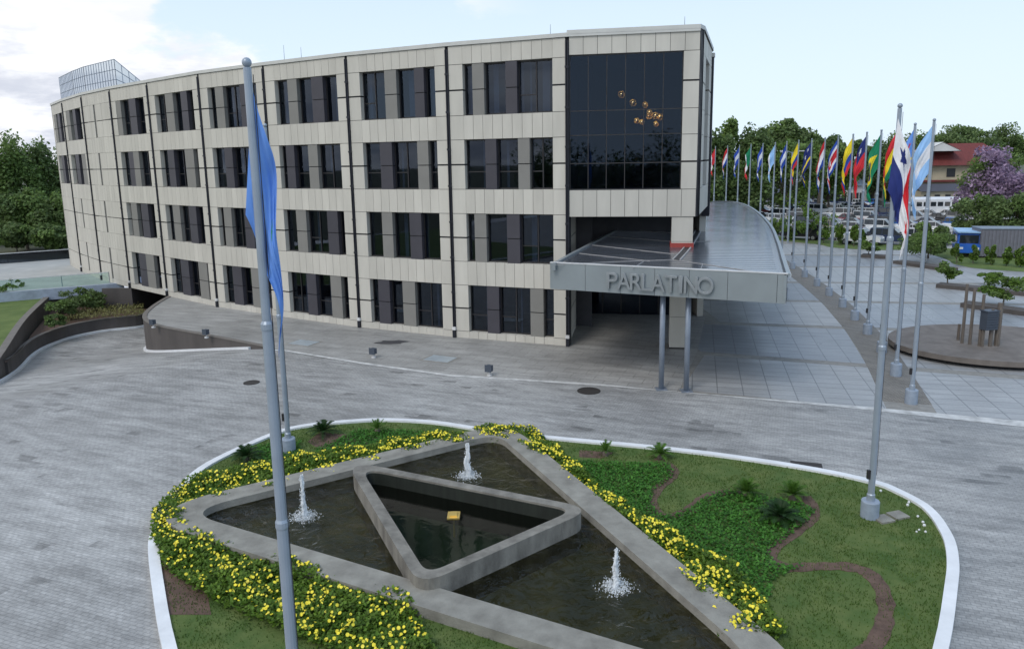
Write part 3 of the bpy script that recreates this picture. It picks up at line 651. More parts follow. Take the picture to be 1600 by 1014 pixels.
# seams: fine cross ribs, white joints, dark expansion gutter
gut=smooth([G(px,py,CZ) for px,py in ((1101,334),(1098,345),(1088,366),(1074,387),(1057,406))],False,5); gq=[loc(p,o_) for p in gut]
b=MB(); strip(b,offset(gq,-.12),offset(gq,.12),CZ-.008,CZ+.012); b.build('expansion_gutter',M_blk,CN)
b=MB()
for s_ in (-1,1): strip(b,offset(gq,.13*s_),offset(gq,.19*s_),CZ-.008,CZ+.03)
ctop=[top[i] for i in range(len(top))]
def seam(p0,p1,w=.02,mb=b,z=.014):
    a_=V2(loc(G(*p0,CZ),o_));c_=V2(loc(G(*p1,CZ),o_)); strip(mb,[tuple(a_),tuple(c_)],offset([tuple(a_),tuple(c_)],w),CZ-.008,CZ+z)
for p0,p1 in (((945,369),(1055,378)),((968,358),(1060,365)),((925,383),(1061,398)),((905,396),(1015,408)),((1110,377),(1055,379)),((868,414),(960,409)),((960,409),(1050,406)),((1050,406),(1100,413)),((1100,413),(1180,425)),((1098,412),(1094,422)),((1005,409),(987,420))): seam(p0,p1,.018)
b.build('roof_seam',M_seamg,CN)
b=MB(); dF=V2(FR)-V2(FL); dF.normalize()
from mathutils.geometry import intersect_line_line_2d
for k in range(3,70):
    c0=V2(loc(FR,o_))+Vector((.15,.95))*k*.6
    # rib from the right edge leftwards, clipped to the sheet polygon
    dr=Vector((-.97,.2)); xs=[]
    for i in range(len(top)):
        r_=intersect_line_line_2d(c0+dr*-40,c0+dr*40,V2(top[i]),V2(top[(i+1)%len(top)])) if False else None
    for i in range(len(top)):
        a_=V2(top[i]);c_=V2(top[(i+1)%len(top)]);e_=c_-a_; dn=dr.x*e_.y-dr.y*e_.x
        if abs(dn)<1e-9: continue
        t=((a_.x-c0.x)*e_.y-(a_.y-c0.y)*e_.x)/dn; u_=((a_.x-c0.x)*dr.y-(a_.y-c0.y)*dr.x)/dn
        if 0<=u_<=1: xs.append(t)
    xs.sort()
    for t0,t1 in zip(xs[::2],xs[1::2]):
        p=c0+dr*(t0+.35);q_=c0+dr*(t1-.1)
        if (q_-p).length>1: strip(b,[tuple(p),tuple(q_)],offset([tuple(p),tuple(q_)],.018),CZ-.01,CZ-.004)
b.build('standing_seam',M_metalroof,CN)
for i in range(1,15):
    p=re[0+i//2] if i%2==0 else tuple((V2(re[i//2])+V2(re[i//2+1]))/2)
    b=MB(); b.box(p[0]+.04,p[0]+.16,p[1]-.05,p[1]+.05,CZ-.12,CZ-.01); b.build('seam_end',M_white,CN)
for px,py in ((1033,608),(1072,611)):
    x,y=G(px,py); x-=o_[0];y-=o_[1]; b=MB(); b.tube([(x,y,0),(x,y,CZ-.5)],.115,20); o=b.build('column',M_steel,CN,smooth=True)
    b=MB(); b.box(x-.24,x+.24,y-.24,y+.24,.006,.03); b.build('base_plate',M_steel,o)
b=MB(); b.box(-.02,Wf+.02,-.35,-.13,CZ-1.0,CZ-.52,TF); b.build('edge_beam',M_steel,CN)
# red membrane collar where the pillar passes the roof sheet
Wd,T=frame_(S[0],C0); TT=lambda u,dd,z:(T(u,dd,z)[0]+fo.x,T(u,dd,z)[1]+fo.y,z)
b=MB(); b.box(Wd-1.2,Wd-.05,-1.0,.0,CZ-.02,CZ+.22,TT); b.build('membrane_collar',M_red,CN)
# lettering
u=Wf*.268; widths={'P':.48,'A':.6,'R':.52,'L':.42,'T':.52,'I':.15,'N':.54,'O':.66}
tot=sum(widths[c_] for c_ in 'PARLATINO'); sp=(Wf*.722-u-tot-.2)/8
for ch in 'PARLATINO':
    if ch=='I': u+=.1
    cu=bpy.data.curves.new('t','FONT'); cu.body=ch; cu.extrude=.045; cu.bevel_depth=.008; cu.size=1; cu.offset=.0
    ob=bpy.data.objects.new('t',cu); COL.objects.link(ob); dg=bpy.context.evaluated_depsgraph_get(); me=bpy.data.meshes.new_from_object(ob.evaluated_get(dg)); bpy.data.objects.remove(ob)
    xs=[v.co.x for v in me.vertices]; ys=[v.co.y for v in me.vertices]; x0,x1,y0,y1=min(xs),max(xs),min(ys),max(ys)
    for v in me.vertices:
        uu=u+(v.co.x-x0)/(x1-x0)*widths[ch]; zz_=CZ-.93+(v.co.y-y0)/(y1-y0)*.70
        v.co=TF(uu,.09+v.co.z,zz_)
    me.materials.clear(); me.materials.append(M_letter); o=bpy.data.objects.new('letter',me); COL.objects.link(o); o.parent=CN; o['label']='raised silver letter %s on the canopy fascia'%ch
    u+=widths[ch]+sp+(.1 if ch=='I' else 0)
# ---------------------------------------------------------------- flagpoles and flags
def make_pole(loc_,h=11.0,rs=1.0,lean=0,box=True):
    e=empty('flagpole',(loc_[0],loc_[1],0))
    b=MB(); b.lathe([(.235,0),(.235,.55),(.22,.575),(.05,.58)],24); b.build('footing',M_base,e,smooth=False)
    b=MB(); r=.085*rs; b.lathe([(r*1.25,.57),(r*1.25,.75),(r,.78),(r,4.75),(r*1.12,4.78),(r*1.12,4.86),(r*.88,4.9),(r*.86,7.6),(r*.98,7.63),(r*.98,7.7),(r*.72,7.74),(r*.6,h-.06)],14); b.build('shaft',M_pole,e,smooth=False)
    b=MB(); b.sphere((0,0,h),.062*(.7+.3*rs),12); b.build('finial',M_pole,e,smooth=True)
    b=MB(); b.tube([(.1,-.02,1.3),(.075,-.02,h-.15)],.006,4); b.build('halyard',M_frame,e)
    b=MB(); b.box(-.15,-.07,-.05,.03,1.2,1.45); b.build('cleat',M_frame,e)
    return e
fm={}
def fmat(nm,c_):
    if nm not in fm: fm[nm]=mat('cloth_'+nm,c_,.75,scale=4,var=.06,stretch=(1,1,1)); 
    return fm[nm]
CLR={'red':(.62,.02,.03),'white':(.78,.78,.8),'blue':(.015,.06,.36),'navy':(.012,.025,.16),'lblue':(.3,.52,.82),'green':(.0,.2,.09),'yellow':(.85,.65,.02),'royal':(.05,.16,.62),'sky':(.13,.29,.7),'dgreen':(.02,.2,.1)}
def star(a,b,ca,cb,r,asp=1.5,n=5,rot=0):
    x=(a-ca)*asp;y=(b-cb); d_=math.hypot(x,y)
    if d_>r: return False
    t=(math.atan2(y,x)+math.pi/2+rot)%(2*math.pi/n); t=abs(t-math.pi/n); k=.4*r*math.sin(math.pi/n)/ (math.sin(math.pi/n)) 
    # edge between outer (angle pi/n from valley) and inner vertices
    p=Vector((r*math.cos(math.pi/n),r*math.sin(math.pi/n))); q=Vector((.4*r,0)); v=Vector((d_*math.cos(t),d_*math.sin(t)))
    return (p.x-q.x)*(v.y-q.y)-(p.y-q.y)*(v.x-q.x)>=0 or d_<.39*r
def hs(*cs):
    tot=sum(w for _,w in cs)
    def f(a,b):
        acc=0
        for c_,w in cs:
            acc+=w/tot
            if b<=acc+1e-6: return c_
        return cs[-1][0]
    return f
def vs(*cs):
    h=hs(*cs); return lambda a,b:h(b,a)
def d_panama(a,b):
    if a<.5 and b<.5: return 'navy' if star(a,b,.25,.25,.17) else 'white'
    if a>=.5 and b>=.5: return 'red' if star(a,b,.75,.75,.17) else 'white'
    return 'red' if b<.5 else 'navy'
def d_brazil(a,b):
    if math.hypot((a-.5)*1.43,b-.5)<.24: return 'navy'
    return 'yellow' if abs(a-.5)/.42+abs(b-.5)/.4<1 else 'green'
def d_curacao(a,b):
    if .62<b<.75: return 'yellow'
    return 'white' if star(a,b,.3,.33,.13) or star(a,b,.14,.17,.09) else 'navy'
def d_canton(a,b):
    if a<.42 and b<.5: return 'white' if star(a,b,.2,.25,.13) else 'navy'
    return 'red'
def d_aruba(a,b):
    if .66<b<.72 or .8<b<.86: return 'yellow'
    return 'red' if star(a,b,.15,.25,.12,n=4) else 'sky'
def d_costa(a,b):
    if math.hypot((a-.35)*1.5,b-.5)<.1: return 'white'
    return hs(('blue',1),('white',1),('red',2),('white',1),('blue',1))(a,b)
def d_quarter(a,b):
    if a<.5 and b<.5: return 'white'
    return 'white' if star(a,b,.75,.25,.1) else ('red' if b<.5 else 'blue')
def d_blue(a,b):
    x=(a-.5)*1.5;y=b-.42
    return 'dgreen' if math.hypot(x,y)<.07 and x>y*.3 else 'sky'
def make_flag(e,px,py,ztop,Lf,hf,ang,dirv,design,seed,label,group='flags hanging limp in the long row',fold=1.,nu=44,nv=34,name='flag',back=0.,swing=.62):
    rnd=random.Random(seed); ph=rnd.random()*6; ph2=rnd.random()*6; b=MB()
    d=Vector((dirv[0],dirv[1])).normalized(); n=Vector((-d.y,d.x)); names=[]
    for i in range(nu+1):
        a=i/nu
        for j in range(nv+1):
            v=j/nv
            an=.12
            # cloth slides down with the fly; folds gather near the hoist
            run=a*Lf; hor=ang*(math.sin(math.pi*(.1+swing*a))-.309)*1.45*(1-.15*v)+.04-back*v*(1-a); dn=v*hf*(1-.28*a)+run*math.cos(an)*(.98)
            f=fold*(.10*math.sin(a*10+ph+v*2.2)*min(1,a*3)*(.5+.5*a)+.05*math.sin(v*9+ph2+a*4)*min(1,a*4)+.018*math.sin(26*a+9*v+ph)*min(1,a*5)+.012*math.sin(31*v-14*a+ph2)*min(1,a*5))
            hor+=fold*.045*math.sin(a*9+v*4+ph2)*min(1,3*a)
            b.v.append((d.x*hor+n.x*f,d.y*hor+n.y*f,ztop-dn))
    for i in range(nu):
        for j in range(nv):
            c_=design((i+.5)/nu,(j+.5)/nv)
            if c_ not in names: names.append(c_)
            k=i*(nv+1)+j; b.f.append((k,k+1,k+nv+2,k+nv+1)); b.m.append(names.index(c_))
    o=b.build(name,[fmat(x,CLR[x]) for x in names],smooth=True,loc=(px,py,0)); tag(o,label,'flag',group); return o
poles=ROWP
FD=[(hs(('lblue',1),('white',1),('lblue',1)),'pale blue and white striped flag on the nearest pole of the row'),
(d_aruba,'mid blue flag with two thin yellow stripes'),
(hs(('red',1),('yellow',1),('green',1)),'red, yellow and green striped flag partly behind the starred flag'),
(d_brazil,'green flag with yellow diamond and dark blue disc'),
(d_canton,'red flag with dark blue corner and white star'),
(hs(('yellow',2),('blue',1),('red',1)),'yellow, blue and red flag beside the all red one'),
(d_costa,'flag striped blue, white and broad red'),
(hs(('red',1),('white',1),('blue',1)),'red, white and dark blue striped flag right of the navy one'),
(d_curacao,'navy flag with one yellow stripe and white stars'),
(hs(('yellow',2),('blue',1),('red',1)),'yellow, blue and red flag in front of the street lamp'),
(hs(('blue',1),('white',1),('blue',1)),'blue, white and blue flag just right of the pale blue one'),
(vs(('lblue',1),('white',1),('lblue',1)),'pale blue and white flag in the far half of the row'),
(hs(('blue',1),('white',1),('blue',1)),'blue, white and blue flag left of the pale blue one'),
(vs(('green',1),('white',1),('red',1)),'green, white and red flag'),
(hs(('blue',1),('white',1),('blue',1)),'slim blue and white flag, third from the building'),
(hs(('red',1),('white',1),('blue',1)),'small red, white and blue flag, second from the building'),
(vs(('red',1),('white',1),('red',1)),'red, white and red flag nearest the building')]
proto=None
for i,p in enumerate(poles):
    if proto is None: proto=make_pole(p); o=proto
    else: o=copy_tree(proto); o.location=(p[0],p[1],0)
    o.rotation_euler=(0,0,0)
    tag(o,'grey flagpole in the long row, number %d counted from the road, carrying the %s'%(i+1,FD[i][1].split(' flag')[0]+' flag') ,'flagpole','flagpoles in a long row across the plaza')
    r=random.Random(i*3+1); sgn=-1 if i not in (3,) else -1
    make_flag(None,p[0],p[1],10.8,2.5+r.uniform(-.2,.15),1.75,.54+r.uniform(-.07,.07),(sgn,r.uniform(-.25,.25)),FD[i][0],i,FD[i][1]+', hanging limp')
labs=['grey flagpole nearest the road at the near end of the row','grey flagpole second from the near end of the row','grey flagpole third in the row, just behind the pole with the starred flag','grey flagpole with the green and yellow diamond flag','grey flagpole with the red flag with a dark corner','grey flagpole with the yellow, blue and red flag nearer the road','grey flagpole with the blue, white and broad red flag','grey flagpole right of the navy flag pole','grey flagpole with the navy flag and yellow stripe','grey flagpole beside the street lamp with a yellow, blue and red flag','grey flagpole just right of the pale blue flag in the far half','grey flagpole with the pale blue and white flag in the far half','grey flagpole just left of the pale blue flag in the far half','grey flagpole with the green, white and red flag','grey flagpole third from the building','grey flagpole second from the building','grey flagpole closest to the building corner']
k=0
for o in list(COL.objects):
    if o.name.startswith('flagpole') and o.type=='EMPTY': o['label']=labs[k]; k+=1
b1=G(1358,812); p1=make_pole(b1,10.95); tag(p1,'tall flagpole on the island lawn with the starred quartered flag','flagpole','tall flagpoles on the island')
make_flag(None,b1[0]-.12,b1[1]-.1,10.65,2.35,1.75,.4,(.97,-.2),d_panama,71,'white, blue and red quartered flag with stars on the island pole','flags on the island poles',nu=110,nv=84,fold=.9,swing=.5,back=.12)
b2=G(452,709); p2=make_pole(b2,11.0); tag(p2,'bare flagpole in the flower bed behind the foremost pole','flagpole','tall flagpoles on the island')
x,y,z=A(388,98,9.75); p3=make_pole((x-.02,9.75),z,1.0); tag(p3,'foremost tall flagpole with the plain blue flag, left of centre','flagpole','tall flagpoles on the island')
make_flag(None,x-.02,9.75,z-.3,2.5,1.6,.21,(.97,.2),d_blue,5,'long plain blue flag hanging on the foremost left pole','flags on the island poles',nu=70,nv=40,fold=.8,back=.2)
# ---------------------------------------------------------------- the island
KP=[(238,924),(232,860),(240,830),(262,790),(300,745),(350,715),(430,680),(480,668),(540,662),(600,659),(680,663),(760,675),(860,687),(1000,700),(1100,711),(1200,725),(1300,742),(1373,759),(1404,771),(1444,792),(1466,811),(1482,834),(1493,857),(1498,888),(1496,924)]
KC=[G(*p) for p in KP]+[(8.5,13.2),(6.7,11),(3.5,8.8),(0,8.2),(-3,8.9),(-5.4,10.9),(-7.2,13.6)]
KC=smooth(KC,True,4)          # clockwise seen from above?
ar=sum(KC[i][0]*KC[(i+1)%len(KC)][1]-KC[(i+1)%len(KC)][0]*KC[i][1] for i in range(len(KC)))
if ar<0: KC=KC[::-1]
kin=offset(KC,.26,True)
mb=MB(); strip(mb,KC,kin,-.05,.16,True); tag(mb.build('kerb',M_white),'white kerb ring around the planted island','kerb')
BT=[(-10.75,19.25),(6.5,10.1),(-.25,26.1)]   # big triangle CCW
RO=roundpoly(BT,1.5,10); RI=roundpoly(shrink(BT,.78),.75,10)
IZ=.09
mb=MB(); mb.cdt(offset(KC,.2,True),[RO],lambda x,y:IZ); tag(mb.build('island_ground',M_grassb),kind='structure')
e=empty('fountain_pool',(0,20,0),0,'concrete triangular fountain pool with a raised inner triangle basin','fountain')
lo=lambda pl:[(x,y-20) for x,y in pl]
RZ=.34
b=MB(); strip(b,lo(RO),lo(RI),-.4,RZ,True); b.build('outer_rim',M_conc,e)
IT=[(-5.35,22.15),(-2.15,15.0),(2.1,18.55)]
# order CCW
TO=roundpoly(IT,.55,8); TI=roundpoly(shrink(IT,.3),.35,8)
b=MB(); strip(b,lo(TO),lo(TI),-.6,.62,True); b.build('inner_rim',M_concd,e)
b=MB(); strip(b,offset(lo(TI),.004,True),offset(lo(TI),.03,True),-.55,.56,True); b.build('shade_lining',M_shade_lining,e)
b=MB(); b.cdt(lo(RI),[lo(TO)],lambda x,y:-.38); b.build('pool_floor',M_poolfl,e)
b=MB(); b.cdt(lo(TI),[],lambda x,y:-.55); b.build('pool_floor',M_poolfl2,e)
def water(name,amp,sc,col,strength):
    m=bpy.data.materials.new(name); m.use_nodes=True; N=m.node_tree.nodes; L=m.node_tree.links; N.remove(N['Principled BSDF']); out=[n for n in N if n.type=='OUTPUT_MATERIAL'][0]
    t=N.new('ShaderNodeBsdfTransparent'); t.inputs[0].default_value=(*col,1); gl=N.new('ShaderNodeBsdfGlossy'); gl.inputs['Roughness'].default_value=.03
    fr=N.new('ShaderNodeFresnel'); fr.inputs[0].default_value=1.34; g=N.new('ShaderNodeNewGeometry'); nz=N.new('ShaderNodeTexNoise'); nz.inputs['Scale'].default_value=sc; nz.inputs['Detail'].default_value=4; nz.inputs['Distortion'].default_value=.6; L.new(g.outputs['Position'],nz.inputs[0])
    bp=N.new('ShaderNodeBump'); bp.inputs['Strength'].default_value=strength; bp.inputs['Distance'].default_value=amp; L.new(nz.outputs['Fac'],bp.inputs['Height']); L.new(bp.outputs[0],gl.inputs['Normal']); L.new(bp.outputs[0],fr.inputs['Normal'])
    mx=N.new('ShaderNodeMixShader'); L.new(fr.outputs[0],mx.inputs[0]); L.new(t.outputs[0],mx.inputs[1]); L.new(gl.outputs[0],mx.inputs[2]); L.new(mx.outputs[0],out.inputs[0]); return m
mb=MB(); mb.cdt(RI,[TO],lambda x,y:.13); tag(mb.build('pool_water',water('rippled_water',.13,2.3,(.5,.5,.36),1.)),kind='structure')
mb=MB(); mb.cdt(TI,[],lambda x,y:.2); tag(mb.build('basin_water',water('calm_water',.01,2,(.42,.5,.42),.4)),kind='structure')
x,y=G(709,806,.19); b=MB(); b.box(-.17,.17,-.2,.2,.0,.05); b.box(-.1,.1,-.13,.13,.05,.09); b.tube([(0,0,-.6),(0,0,0)],.03,8)  # solid gold plate modelled in place of a gold reflection on the water
tag(b.build('gold_reflection',M_gold,loc=(x,y,.18)),'gold reflection in the still water of the inner basin, built as a small square plate','reflection')
M_foam=mat('foam',(.85,.88,.9),.35,scale=20,trans=0,spec=.5)
b_=M_foam.node_tree.nodes['Principled BSDF']; b_.inputs['Alpha'].default_value=.8
def jet(px,py,ptop,label,seed):
    x,y=G(px,py,.13); r=random.Random(seed); h=(py-ptop)/FPX*y*.97
    b=MB()
    def drop(p,s_):
        vs=[Vector(p)+Vector((r.gauss(0,1),r.gauss(0,1),r.gauss(0,1.6))).normalized()*s_*r.uniform(.6,1.3) for _ in range(4)]
        k=len(b.v); b.v+=[tuple(v) for v in vs]; b.f+=[(k,k+1,k+2),(k,k+2,k+3),(k,k+3,k+1),(k+1,k+3,k+2)]; b.m+=[0]*4
    for s_ in range(3):
        ang=r.uniform(0,6.28); pts=[];rad=[]
        for i in range(15):
            t=i/14; w=.05*math.sin(t*9+s_*2)*(1-t*.5); pts.append((w*math.cos(ang)+.03*math.cos(ang),w*math.sin(ang)+.03*math.sin(ang),h*t*(.97 if s_ else 1))); rad.append((.032*(1-t)**.5+.016)*r.uniform(.6,1.4))
        b.tube(pts,rad,7)
    for _ in range(900):
        t=r.random()**1.3; rr=(.03+.06*(1-t)**1.4)*abs(r.gauss(0,.9)); a=r.uniform(0,6.28); drop((rr*math.cos(a),rr*math.sin(a),h*t),.012+.012*r.random())
    for _ in range(900):
        rr=.12+abs(r.gauss(0,.14)); a=r.uniform(0,6.28); drop((rr*math.cos(a),rr*math.sin(a),abs(r.gauss(0,.045))),.014+.012*r.random())
    tag(b.build('water_jet',M_foam,loc=(x,y,.13)),label,'water jet','water jets in the fountain pool')
jet(475,808,730,'water jet spouting left of the inner triangle basin',1); jet(731,744,684,'water jet spouting behind the inner triangle basin',2); jet(963,918,843,'water jet spouting in the near right pool',3)
# soil paths and ground cover
def pxs(l,z=IZ): return [G(x,y,z) for x,y in l]
path1=smooth(pxs([(1026,716),(1040,723),(1052,738),(1043,752),(1026,763),(1018,784),(1027,803),(1048,807),(1079,796),(1096,782),(1121,771),(1160,767)]),False,4)
path2=smooth(pxs([(1258,775),(1272,797),(1256,819),(1225,844),(1202,861),(1206,876),(1230,887),(1264,885),(1320,885),(1350,892),(1368,906),(1380,926),(1384,960),(1370,1000),(1330,1040)]),False,4)
mb=MB()
for pth,w in ((path1,.17),(path2,.18)):
    rr=random.Random(4); wv=[w*rr.uniform(.8,1.25) for _ in pth]; l_=offset(pth,1); 
    a_=[(p[0]+(q[0]-p[0])*w_,p[1]+(q[1]-p[1])*w_) for p,q,w_ in zip(pth,l_,wv)]; c_=[(p[0]-(q[0]-p[0])*w_,p[1]-(q[1]-p[1])*w_) for p,q,w_ in zip(pth,l_,wv)]
    strip(mb,a_,c_,IZ-.05,IZ+.012)
for pl in ([(480,690),(500,676),(560,680),(640,690),(600,697),(540,694),(500,702)],[(240,900),(262,868),(320,905),(330,960),(246,960)],[(690,672),(760,682),(740,688),(690,682)],[(905,703),(960,707),(940,716),(905,714)]):
    mb.cdt(pxs(pl),[],lambda x,y:IZ+.006)
tag(mb.build('soil_path',M_soil),kind='structure')
r=random.Random(11)
def area_pts(poly,dens,rnd):
    xs=[p[0] for p in poly]; ys=[p[1] for p in poly]; x0,x1,y0,y1=min(xs),max(xs),min(ys),max(ys); out=[]
    for _ in range(int((x1-x0)*(y1-y0)*dens)):
        p=(rnd.uniform(x0,x1),rnd.uniform(y0,y1))
        if inside(p,poly): out.append(p)
    return out
def leaf(b,p,s_,rnd,up=.5,mi=0,asp=.5):
    a=rnd.uniform(0,6.28); el=rnd.uniform(-.2,1.2)*up; d=Vector((math.cos(a)*math.cos(el),math.sin(a)*math.cos(el),math.sin(el)))
    sd=Vector((-math.sin(a),math.cos(a),rnd.uniform(-.5,.5))).normalized()*s_*asp; p=Vector(p); d=d*s_
    k=len(b.v); b.v+=[tuple(p),tuple(p+d*.5+sd*.7),tuple(p+d),tuple(p+d*.5-sd*.7)]; b.f.append((k,k+1,k+2,k+3)); b.m.append(mi)
TL=BT
cover1=pxs([(905,722),(1020,725)])+path1[4:]+pxs([(1180,775),(1230,785),(1256,790)])+path2[4:28]+pxs([(1210,905),(1195,960)])+[(5.2,14.6),(.9,24.2)]
b=MB()
covers=[cover1,pxs([(560,672),(690,676),(700,690),(640,700),(520,712),(480,712)]),pxs([(385,700),(470,690),(470,712),(400,725)])]
for cv in covers:
    for p in area_pts(cv,520,r): leaf(b,(*p,IZ+r.uniform(.01,.09)),.085,r,.7,0,.6)
tag(b.build('ground_cover',M_cover),'bright green low ground cover between the flower hedge and the soil paths','ground cover',kind='stuff')
b=MB(); keep=offset(KC,.3,True); roo=roundpoly(BT,1.5,4)
for p in area_pts(keep,330,r):
    if inside(p,roo) or any(inside(p,c_) for c_ in covers): continue
    if p[1]<12: continue
    if r.random()<.25+.6*(math.sin(p[0]*1.7+p[1])*math.sin(p[1]*2.3-p[0]*.8)<.35):
        x,y=p; a=r.uniform(0,6.28); h=r.uniform(.03,.075); w=.012; k=len(b.v)
        b.v+=[(x-w*math.cos(a),y-w*math.sin(a),IZ),(x+w*math.cos(a),y+w*math.sin(a),IZ),(x+r.uniform(-.03,.03),y+r.uniform(-.03,.03),IZ+h)]; b.f.append((k,k+1,k+2)); b.m.append(0)
pth_pts=path1+path2
tag(b.build('grass',M_blade),'short mown grass blades on the island lawn','grass',kind='stuff')
# flower hedge along the pool
def hedge(poly,h,dens,fd,rnd,b,bf):
    c_=V2((sum(p[0] for p in poly)/len(poly),sum(p[1] for p in poly)/len(poly)))
    for p in area_pts(poly,dens,rnd):
        hh=h*(.62+.3*math.sin(p[0]*2.1)*math.sin(p[1]*2.7+p[0])+.16*math.sin(p[0]*6.3+1)*math.sin(p[1]*7.1)); z=IZ+hh*math.sqrt(rnd.random())
        leaf(b,(*p,z),.1,rnd,.8,0,.5)
    for p in area_pts(poly,fd,rnd):
        if math.sin(p[0]*3.1+1)*math.sin(p[1]*3.7)+.5*math.sin(p[0]*7.3+p[1]*5.1)+rnd.uniform(-.5,.9)<.0: continue
        hh=h*(.62+.3*math.sin(p[0]*2.1)*math.sin(p[1]*2.7+p[0])+.16*math.sin(p[0]*6.3+1)*math.sin(p[1]*7.1)); z=IZ+hh+.05*rnd.random(); s_=rnd.uniform(.025,.045)
        t=Vector((rnd.gauss(0,.5),rnd.gauss(-.5,.5),1)).normalized(); u=t.orthogonal().normalized(); w=t.cross(u); k=len(bf.v); n=6
        for j in range(n): an=2*math.pi*j/n; bf.v.append(tuple(Vector((*p,z))+(u*math.cos(an)+w*math.sin(an))*s_))
        bf.f.append(tuple(range(k,k+n))); bf.m.append(0)
b=MB(); bf=MB(); HR=random.Random(3)
h1=pxs([(285,815),(250,850),(236,835),(238,800),(265,765),(320,735),(380,727),(470,704),(560,695),(640,678),(690,670),(735,680),(740,688),(640,705),(545,733),(440,757),(390,768),(330,778),(292,790)],.3)
hedge(h1,.34,1000,75,HR,b,bf)
h2=pxs([(283,812),(245,850),(258,880),(330,930),(470,990),(700,1050),(640,930),(560,905),(440,872),(340,845)],.3)
hedge(h2,.36,1000,62,HR,b,bf)
h3=pxs([(740,668),(775,660),(835,668),(865,690),(900,722),(950,768),(1010,800),(1075,845),(1150,885),(1195,930),(1230,990),(1130,990),(1090,925),(985,812),(905,760),(838,712),(805,688),(750,682)],.3)
hedge(h3,.34,1100,120,HR,b,bf)
hd=b.build('flower_hedge',M_hedge); tag(hd,'dense green hedge with yellow flowers running round the fountain pool','flower hedge',kind='stuff')
fl=bf.build('blossoms',M_yel,hd)
# cycads and palms
def cycad(px,py,size,label,m=M_cyc,n=26,up=1.0,seed=0,droop=1.):
    x,y=G(px,py,IZ); r=random.Random(seed); e=empty('cycad',(x,y,IZ),0,label,'cycad','spiky cycads planted along the island edge')
    b=MB(); b.lathe([(.09,0),(.1,.1),(.06,.18)],10); b.build('trunk',M_bark,e)
    b=MB()
    for k in range(n):
        a=k*2.4+r.uniform(-.2,.2); el=(.25+1.1*(k/n)**1)*up; Lf=size*r.uniform(.8,1.1); P=[]
        for i in range(11):
            t=i/10; P.append(Vector((math.cos(a)*Lf*t*math.cos(el),math.sin(a)*Lf*t*math.cos(el),.15+Lf*(math.sin(el)*t-.45*droop*t*t))))
        b.tube(P,.008,4)
        side=Vector((-math.sin(a),math.cos(a),0))
        for i in range(24):
            t=(i+1)/25; f=t*10; q=P[int(f)].lerp(P[min(10,int(f)+1)],f-int(f)); dr=(P[min(10,int(f)+1)]-P[int(f)]).normalized(); ll=size*.26*math.sin(math.pi*(.12+.85*t))
            for s_ in (-1,1):
                d=(side*s_+dr*.7+Vector((0,0,.15))).normalized()*ll; w=dr*size*.018; kk=len(b.v); b.v+=[tuple(q-w),tuple(q+w),tuple(q+d)]; b.f.append((kk,kk+1,kk+2)); b.m.append(0)
    b.build('fronds',m,e)
cycad(385,720,.72,'large dark cycad beside the left kerb near the foremost flagpole',seed=1); cycad(505,680,.72,'dark cycad at the top left kerb above the bare pole footing',seed=2)
cycad(590,676,.5,'small spiky cycad on bare soil at the top of the island',M_palmy,14,1.2,3,.5); cycad(946,712,.5,'small spiky cycad just right of the hedge top',M_palmy,14,1.2,4,.5)
cycad(1031,716,.6,'green cycad at the upper end of the first soil path',M_palmy,20,1.,5); cycad(1166,776,.6,'bright green cycad between the two soil paths',M_palmy,26,1.1,6,.7)
cycad(1238,780,.6,'bright green cycad at the top of the second soil path',M_palmy,26,1.1,7,.7); cycad(1218,815,.75,'dark cycad left of the second soil path',seed=8)
for px,py,lb in ((1380,812,'square concrete slab in the grass right beside the pole footing'),(1403,806,'square concrete slab in the grass nearer the kerb')):
    x,y=G(px,py,IZ); b=MB(); b.box(-.22,.22,-.2,.2,0,.05); o=b.build('stepping_slab',M_conc,loc=(x,y,IZ)); o.rotation_euler=(0,0,.3); tag(o,lb,'slab','concrete slabs beside the island pole')
b=MB()
for px,py in ((1376,768),(1418,790),(1434,808),(1442,817),(1444,822),(1436,829),(1432,832),(1446,832),(1420,786)):
    x,y=G(px,py,IZ); b.sphere((x,y,IZ+.03),r.uniform(.025,.045),6)
tag(b.build('pebbles',M_white),'scattered white pebbles in the grass inside the right kerb','pebbles',kind='stuff')
# ---------------------------------------------------------------- plaza furniture
def flush(px,py,rad,label,m,name,shape='disc',w=1.3,h=1.0,rz=.35):
    x,y=G(px,py); b=MB()
    if shape=='disc': b.lathe([(rad,0),(rad,.022),(rad*.9,.024),(rad*.9,.018),(.01,.018)],24)
    else:
        b.box(-w/2,w/2,-h/2,h/2,0,.014)
    o=b.build(name,m,loc=(x,y,.002)); o.rotation_euler=(0,0,rz); tag(o,label,'cover','covers set in the paving'); return o
M_iron=mat('cast_iron',(.05,.045,.042),.7,metal=.4); M_wet=mat('damp_stain',(.055,.055,.06),.5); M_lid=mat('pale_lid',(.42,.47,.5),.4,metal=.3)
flush(393,598,.36,'round cast iron manhole cover on the road left of centre',M_iron,'manhole_cover')
flush(920,611,.5,'dark irregular cover on the road edge in front of the canopy',M_iron,'manhole_cover')
for px,py,lb in ((475,536,'pale square hatch in the sidewalk right of the blue flag'),(688,561,'pale square hatch in the sidewalk left of the second floodlight')):
    flush(px,py,0,lb,MATS['band_pavers'],'hatch_cover','sq',1.7,1.3,-.45); x,y=G(px,py); b=MB(); b.box(-.7,.7,-.5,.5,.016,.03); o=b.build('hatch_lid',M_lid,COL.objects[[o.name for o in COL.objects if o.name.startswith('hatch_cover')][-1]])
flush(1260,727,0,'dark rectangular drain grate on the road beside the island kerb',M_iron,'drain_grate','sq',.95,.5,-.3)
